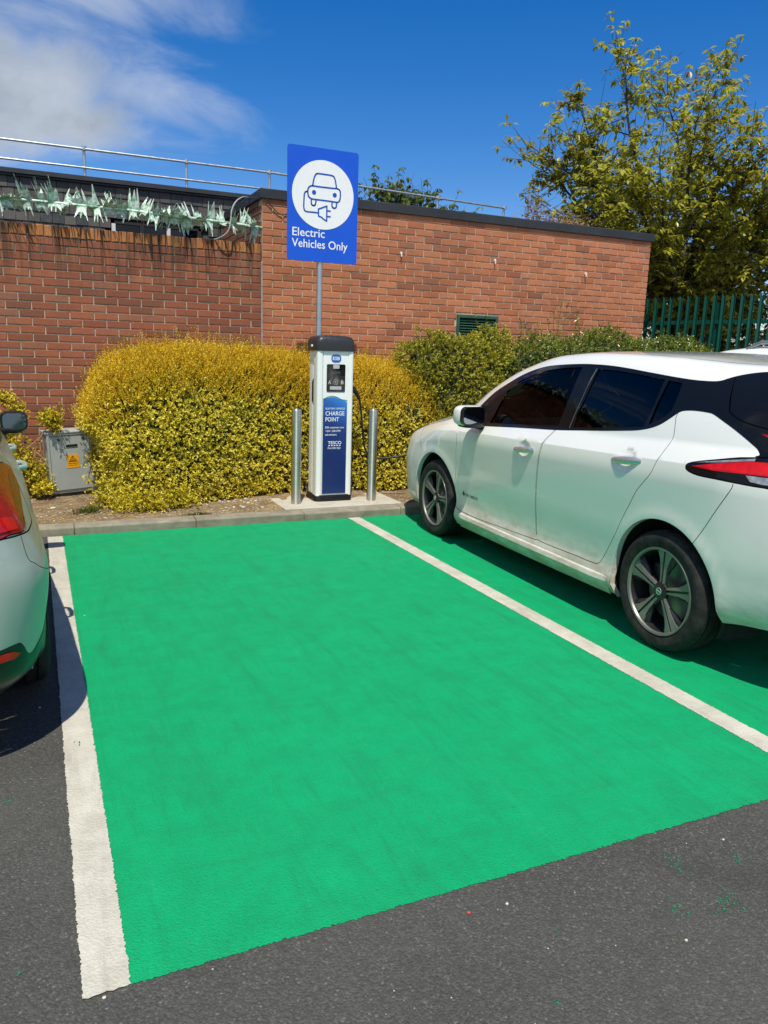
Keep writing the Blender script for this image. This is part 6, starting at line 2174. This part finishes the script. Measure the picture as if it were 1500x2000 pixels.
# ---- trees
def tree(name, label, base, height, lean, targets, leafmat, seed, leafL, nper, bark, thick=0.16, spread=0.55, group=None, limbs=9, crown=None, droop=0.9, nleafpts=2600, cull=None, low=0.05):
    """trunk that forks into limbs reaching points inside the crown; twigs carry drooping leaf clusters"""
    r = np.random.default_rng(seed)
    base = np.array(base, float)
    t_ = tag(empty(name, tuple(base)), label, 'tree', group)
    c0, ch = crown
    c0, ch = np.array(c0, float), np.array(ch, float)
    tm = MB()
    fork = base + np.array([lean[0] * 0.5, lean[1] * 0.5, height * 0.26])
    tm.tube([(0, 0, -0.1), tuple((fork - base) * 0.5 + np.array([0.04, 0, 0])), tuple(fork - base)], [thick, thick * 0.85, thick * 0.7], 10)
    br = MB()
    tips = []
    # grow limbs: each goes from the fork to a point on the crown shell; side branches leave it
    for k in range(limbs):
        th = 2 * math.pi * (k + r.uniform(-0.3, 0.3)) / limbs
        up = r.uniform(low, 0.97)
        end = c0 + ch * np.array([math.cos(th) * math.sqrt(1 - up * up), math.sin(th) * math.sqrt(1 - up * up), up]) * r.uniform(0.82, 1.0)
        mid = fork + (end - fork) * 0.45 + np.array([0, 0, 0.25]) * ch[2] * 0.3 + r.normal(0, 0.12, 3)
        pts_ = np.array(catmull([fork, fork * 0.6 + mid * 0.4 + r.normal(0, 0.05, 3), mid, mid * 0.45 + end * 0.55 + r.normal(0, 0.12, 3), end], 4))
        rr = np.linspace(thick * 0.42, 0.008, len(pts_))
        br.tube([tuple(p - base) for p in pts_], list(rr), 6, False)
        for j in range(5, len(pts_)):
            for _ in range(3):
                d = norm(r.normal(size=3) + np.array([0, 0, 0.35]) + norm(pts_[j] - c0) * 0.6)
                ln = r.uniform(0.35, 1.0) * (0.5 + ch.mean() * 0.22)
                s0 = pts_[j]
                s1 = s0 + d * ln * 0.5 + r.normal(0, 0.05, 3)
                s2 = s0 + d * ln + np.array([0, 0, 0.10]) + r.normal(0, 0.06, 3)
                br.tube([tuple(s0 - base), tuple(s1 - base), tuple(s2 - base)], [max(0.006, rr[j] * 0.45), 0.006, 0.003], 4, False)
                for f in np.linspace(0.25, 1.0, 7):
                    p = s0 * (1 - f) + s2 * f + r.normal(0, 0.03, 3)
                    tips.append(p)
                for _2 in range(2):
                    e2 = s1 + norm(r.normal(size=3) + np.array([0, 0, 0.5])) * ln * 0.5
                    br.tube([tuple(s1 - base), tuple(e2 - base)], [0.005, 0.0025], 3, False)
                    for f in np.linspace(0.4, 1.0, 4):
                        tips.append(s1 * (1 - f) + e2 * f)
    tm.obj('trunk', bark, t_, smooth=True)
    br.obj('branches', bark, t_, fix=False)
    tips = np.array(tips)
    if cull is not None:
        tips = tips[cull(tips)]
    sel = r.choice(len(tips), min(nleafpts, len(tips)), replace=False)
    tips = tips[sel]
    n = len(tips)
    parts = []
    tt = np.clip(0.5 + 0.17 * n3(tips, 2.2, seed + 2) + 0.12 * r.normal(0, 1, n), 0, 1)
    for k in range(nper):
        side = r.normal(size=(n, 3)) * np.array([1, 1, 0.35])
        dd = norm(norm(side) * 0.75 + np.array([0, 0, -droop * 0.75]) + r.normal(0, 0.15, (n, 3)))
        p0 = tips + norm(side) * 0.012
        sz = leafL * r.uniform(0.6, 1.25, n)
        parts.append(leaf_quads(p0, dd, norm(side + np.array([0, 0, 1.2])), sz, sz * r.uniform(0.40, 0.56, n), np.clip(tt + r.normal(0, 0.13, n), 0, 1), 0.16))
    V, F, T = join(parts)
    tag(link('crown', fastmesh('crown', V - base, F, leafmat, attr=T), t_), kind='stuff')
    return t_


M_BARK = simple('tree_bark', (0.060, 0.050, 0.042), 0.9, var=0.45, nscale=16, bump=0.6, bscale=30)
M_COPPER = leaf_mat('young_cherry_leaves', [(0.0, (0.27, 0.16, 0.03)), (0.25, (0.26, 0.25, 0.022)), (0.55, (0.42, 0.41, 0.035)), (0.8, (0.56, 0.53, 0.06)), (1.0, (0.68, 0.65, 0.18))], 0.5, 0.32, 0.5)
M_GREENL = leaf_mat('fresh_green_leaves', [(0.0, (0.06, 0.09, 0.014)), (0.5, (0.14, 0.18, 0.026)), (1.0, (0.28, 0.29, 0.05))], 0.40, 0.4, 0.4)
tree('cherry_tree', 'large spreading tree with bronze green leaves behind the palisade fence', (11.15, 11.3, 0.0), 6.5, (0.1, 0.1), None, M_COPPER, 71, 0.125, 6, M_BARK, 0.17, limbs=27, crown=((10.85, 11.4, 3.5), (3.0, 2.2, 3.4)), nleafpts=7600, droop=0.55, low=-0.05)
tree('young_tree', 'small tree with green leaves whose top shows over the flat roof behind the sign', (7.25, 15.4, 0.0), 4.6, (0, 0), None, M_GREENL, 83, 0.12, 6, M_BARK, 0.11, limbs=26, crown=((7.25, 15.4, 3.35), (1.55, 1.0, 1.45)), nleafpts=5200)
tree('hedgerow_tree', 'dense low tree behind the palisade fence under the cherry tree', (13.2, 12.4, 0.0), 4.0, (0, 0), None, M_GREENL, 95, 0.12, 6, M_BARK, 0.12, limbs=9, crown=((12.8, 12.6, 1.9), (2.4, 1.6, 1.9)), nleafpts=2200)

# dry brown climber on the far end of the flat roof
M_DRY = leaf_mat('dry_leaves', [(0.0, (0.22, 0.11, 0.055)), (0.6, (0.36, 0.22, 0.11)), (1.0, (0.48, 0.36, 0.18))], 0.25, 0.7, 0.2)
dc = tag(empty('dry_climber', (7.2, 10.1, 3.17)), 'dry brown climber tangled over the end of the flat roof', 'plant')
do = np.array((7.2, 10.1, 3.17))
r9 = np.random.default_rng(9)
n_ = 1500
c_ = np.concatenate([np.array((7.28, 9.95, 3.40)) + r9.normal(0, 1, (n_, 3)) * (0.26, 0.10, 0.10), np.array((6.86, 10.05, 3.55)) + r9.normal(0, 1, (260, 3)) * (0.07, 0.05, 0.17), np.array((6.74, 10.08, 3.68)) + r9.normal(0, 1, (90, 3)) * (0.02, 0.03, 0.12), np.array((7.60, 9.85, 3.32)) + r9.normal(0, 1, (500, 3)) * (0.16, 0.09, 0.07)])
c_[:, 2] = np.maximum(c_[:, 2], 3.19)
p0 = leaf_quads(c_, norm(r9.normal(size=c_.shape)), norm(r9.normal(size=c_.shape)), r9.uniform(0.03, 0.06, len(c_)), r9.uniform(0.014, 0.03, len(c_)), r9.uniform(0, 1, len(c_)))
a_ = c_[r9.choice(len(c_), 300)]
tw = twigs(a_, a_ + norm(r9.normal(size=a_.shape) * (1, 0.5, 0.35)) * 0.30, 0.004, np.full(len(a_), 0.3))
V, F, T = join([p0, tw])
tag(link('tangle', fastmesh('tangle', V - do, F, M_DRY, attr=T), dc), kind='stuff')
st = MB()
for k in range(5):
    x = 7.62 + rnd.uniform(-0.03, 0.05)
    st.tube([(x - 7.2, 10.2 - 10.1 + 0.02 * k, -3.17), (x + 0.02 - 7.2, 10.15 - 10.1, -1.5), (x - 0.05 - 7.2, 10.0 - 10.1, 0.05), (7.1 + 0.1 * k - 7.2, 9.95 - 10.1, 0.2)], 0.014, 5)
st.obj('stems', M_WOOD, dc)

# ------------------------------------------------------------------ small litter on bed and asphalt
M_STONE = simple('pale_stone', (0.48, 0.44, 0.37), 0.9, var=0.3, nscale=8, coords='World')
ls = MB()
rs_ = random.Random(77)
for k in range(190):
    x = rs_.uniform(-0.2, 2.1) if k < 120 else rs_.uniform(1.2, 2.1)
    y = rs_.uniform(6.85, 7.35) if k < 120 else rs_.gauss(7.30, 0.05)
    s_ = rs_.uniform(0.006, 0.018) if rs_.random() < 0.85 else rs_.uniform(0.02, 0.035)
    z = float(bed_z(x, y))
    ls.superq((x, y, z + s_ * 0.2), (s_ * rs_.uniform(1, 1.6), s_, s_ * rs_.uniform(0.5, 0.8)), rs_.uniform(0.6, 1.0), 6, 4, Matrix.Rotation(rs_.uniform(0, 3), 3, 'Z'))
tag(ls.obj('loose_stones', M_STONE), 'pale loose stones scattered on the dry soil', kind='stuff')
tw_ = MB()
for k in range(150):
    x, y = rs_.uniform(-0.3, 2.0), rs_.uniform(6.83, 7.7)
    a, l = rs_.uniform(0, 3.14), rs_.uniform(0.03, 0.13)
    z = float(bed_z(x, y)) + 0.006
    tw_.tube([(x, y, z), (x + l * 0.5 * math.cos(a), y + l * 0.5 * math.sin(a), z + rs_.uniform(0.003, 0.015)), (x + l * math.cos(a + 0.3), y + l * math.sin(a + 0.3), z)], 0.0022, 4)
tag(tw_.obj('dry_twigs', M_STRAW, fix=False), 'thin dry twigs lying on the soil', kind='stuff')
# fallen yellow leaves
m_ = 520
fx, fy = r9.uniform(-0.3, 2.1, m_), 6.84 + np.abs(r9.normal(0.25, 0.2, m_))
fp = np.stack([fx, fy, bed_z(fx, fy) + 0.006], 1)
fd_ = r9.normal(size=(m_, 3)) * (1, 1, 0.12)
V, F, T = leaf_quads(fp, norm(fd_), np.tile([0, 0, 1.0], (m_, 1)) + r9.normal(0, 0.3, (m_, 3)), r9.uniform(0.012, 0.026, m_), r9.uniform(0.007, 0.013, m_), r9.uniform(0.2, 0.9, m_))
tag(link('fallen_leaves', fastmesh('fallen_leaves', V, F, M_GOLD, attr=T)), 'small yellow leaves fallen on the soil', kind='stuff')
# weeds
wd = tag(empty('weed', (0.36, 7.10, 0.08)), 'grey green weed on the soil in front of the electricity cabinet', 'weed')
m_ = 170
p0 = np.stack([r9.normal(0, 0.055, m_), r9.normal(0, 0.03, m_), np.zeros(m_)], 1)
V, F, T = leaf_quads(p0, norm(r9.normal(size=(m_, 3)) * 0.5 + np.array([0, 0, 1.0])), norm(r9.normal(size=(m_, 3))), r9.uniform(0.04, 0.10, m_), r9.uniform(0.006, 0.012, m_), r9.uniform(0, 0.6, m_))
link('blades', fastmesh('blades', V, F, M_GREENL, attr=T), wd)
wd2 = tag(empty('weed', (1.28, 6.86, 0.07)), 'small dark moss patch at the back edge of the kerb', 'weed')
m_ = 260
p0 = np.stack([r9.normal(0, 0.06, m_), np.abs(r9.normal(0, 0.02, m_)) - 0.02, np.zeros(m_)], 1)
V, F, T = leaf_quads(p0, norm(r9.normal(size=(m_, 3)) + np.array([0, 0, 0.8])), norm(r9.normal(size=(m_, 3))), r9.uniform(0.012, 0.028, m_), r9.uniform(0.004, 0.008, m_), r9.uniform(0, 0.4, m_))
link('blades', fastmesh('blades', V, F, M_GREENL, attr=T), wd2)

# paint spatters and chips on the asphalt
M_GSPOT = simple('green_paint_spot', (0.02, 0.20, 0.095), 0.6, var=0.2)
M_RSPOT = simple('red_chip', (0.45, 0.06, 0.05), 0.5, var=0.1)
sp1 = MB()
rs_ = random.Random(5)
for cx_, cy_, rad, n_ in ((1.77, 1.555, 0.022, 16), (1.766, 1.371, 0.030, 30), (1.615, 1.409, 0.018, 10), (1.96, 1.507, 0.015, 7), (1.233, 1.462, 0.003, 1), (-0.118, 1.853, 0.006, 2), (1.08, 1.27, 0.006, 3), (-0.174, 2.696, 0.015, 7), (0.075, 3.0, 0.012, 3)):
    for k in range(n_):
        x, y = cx_ + rs_.gauss(0, rad), cy_ + rs_.gauss(0, rad)
        s_ = rs_.uniform(0.0012, 0.0038)
        pg = [(x + s_ * rs_.uniform(0.5, 1.3) * math.cos(a), y + s_ * rs_.uniform(0.5, 1.3) * math.sin(a)) for a in np.linspace(0, 5.4, 7)]
        sp1.prism(pg, 0.0, 0.0115 if 0.02 < x < 0.14 and y > 1.7 else 0.005, 'xy')
tag(sp1.obj('paint_spatter', M_GSPOT), 'flecks of green paint spilt on the asphalt', kind='stuff')
tag(MB().superq((1.038, 1.619, 0.004), (0.012, 0.010, 0.008), 0.8, 8, 5).obj('plastic_chip', M_RSPOT), 'tiny red chip on the asphalt below the green bay edge', 'litter')
ch = MB()
for k in range(45):
    x, y = rs_.uniform(-0.5, 3.2), rs_.uniform(0.9, 1.70)
    s_ = rs_.uniform(0.002, 0.005)
    ch.superq((x, y, s_ * 0.2), (s_ * 1.3, s_, s_ * 0.7), 0.8, 6, 4)
for x, y in ((1.54, 1.305), (1.16, 1.61), (0.07, 1.700), (0.186, 4.567), (-0.06, 3.4), (2.0, 1.6)):
    ch.superq((x, y, 0.003), (0.010, 0.008, 0.006), 0.8, 8, 5)
tag(ch.obj('stone_chips', M_STONE), 'pale stone chips lying loose on the asphalt', kind='stuff')
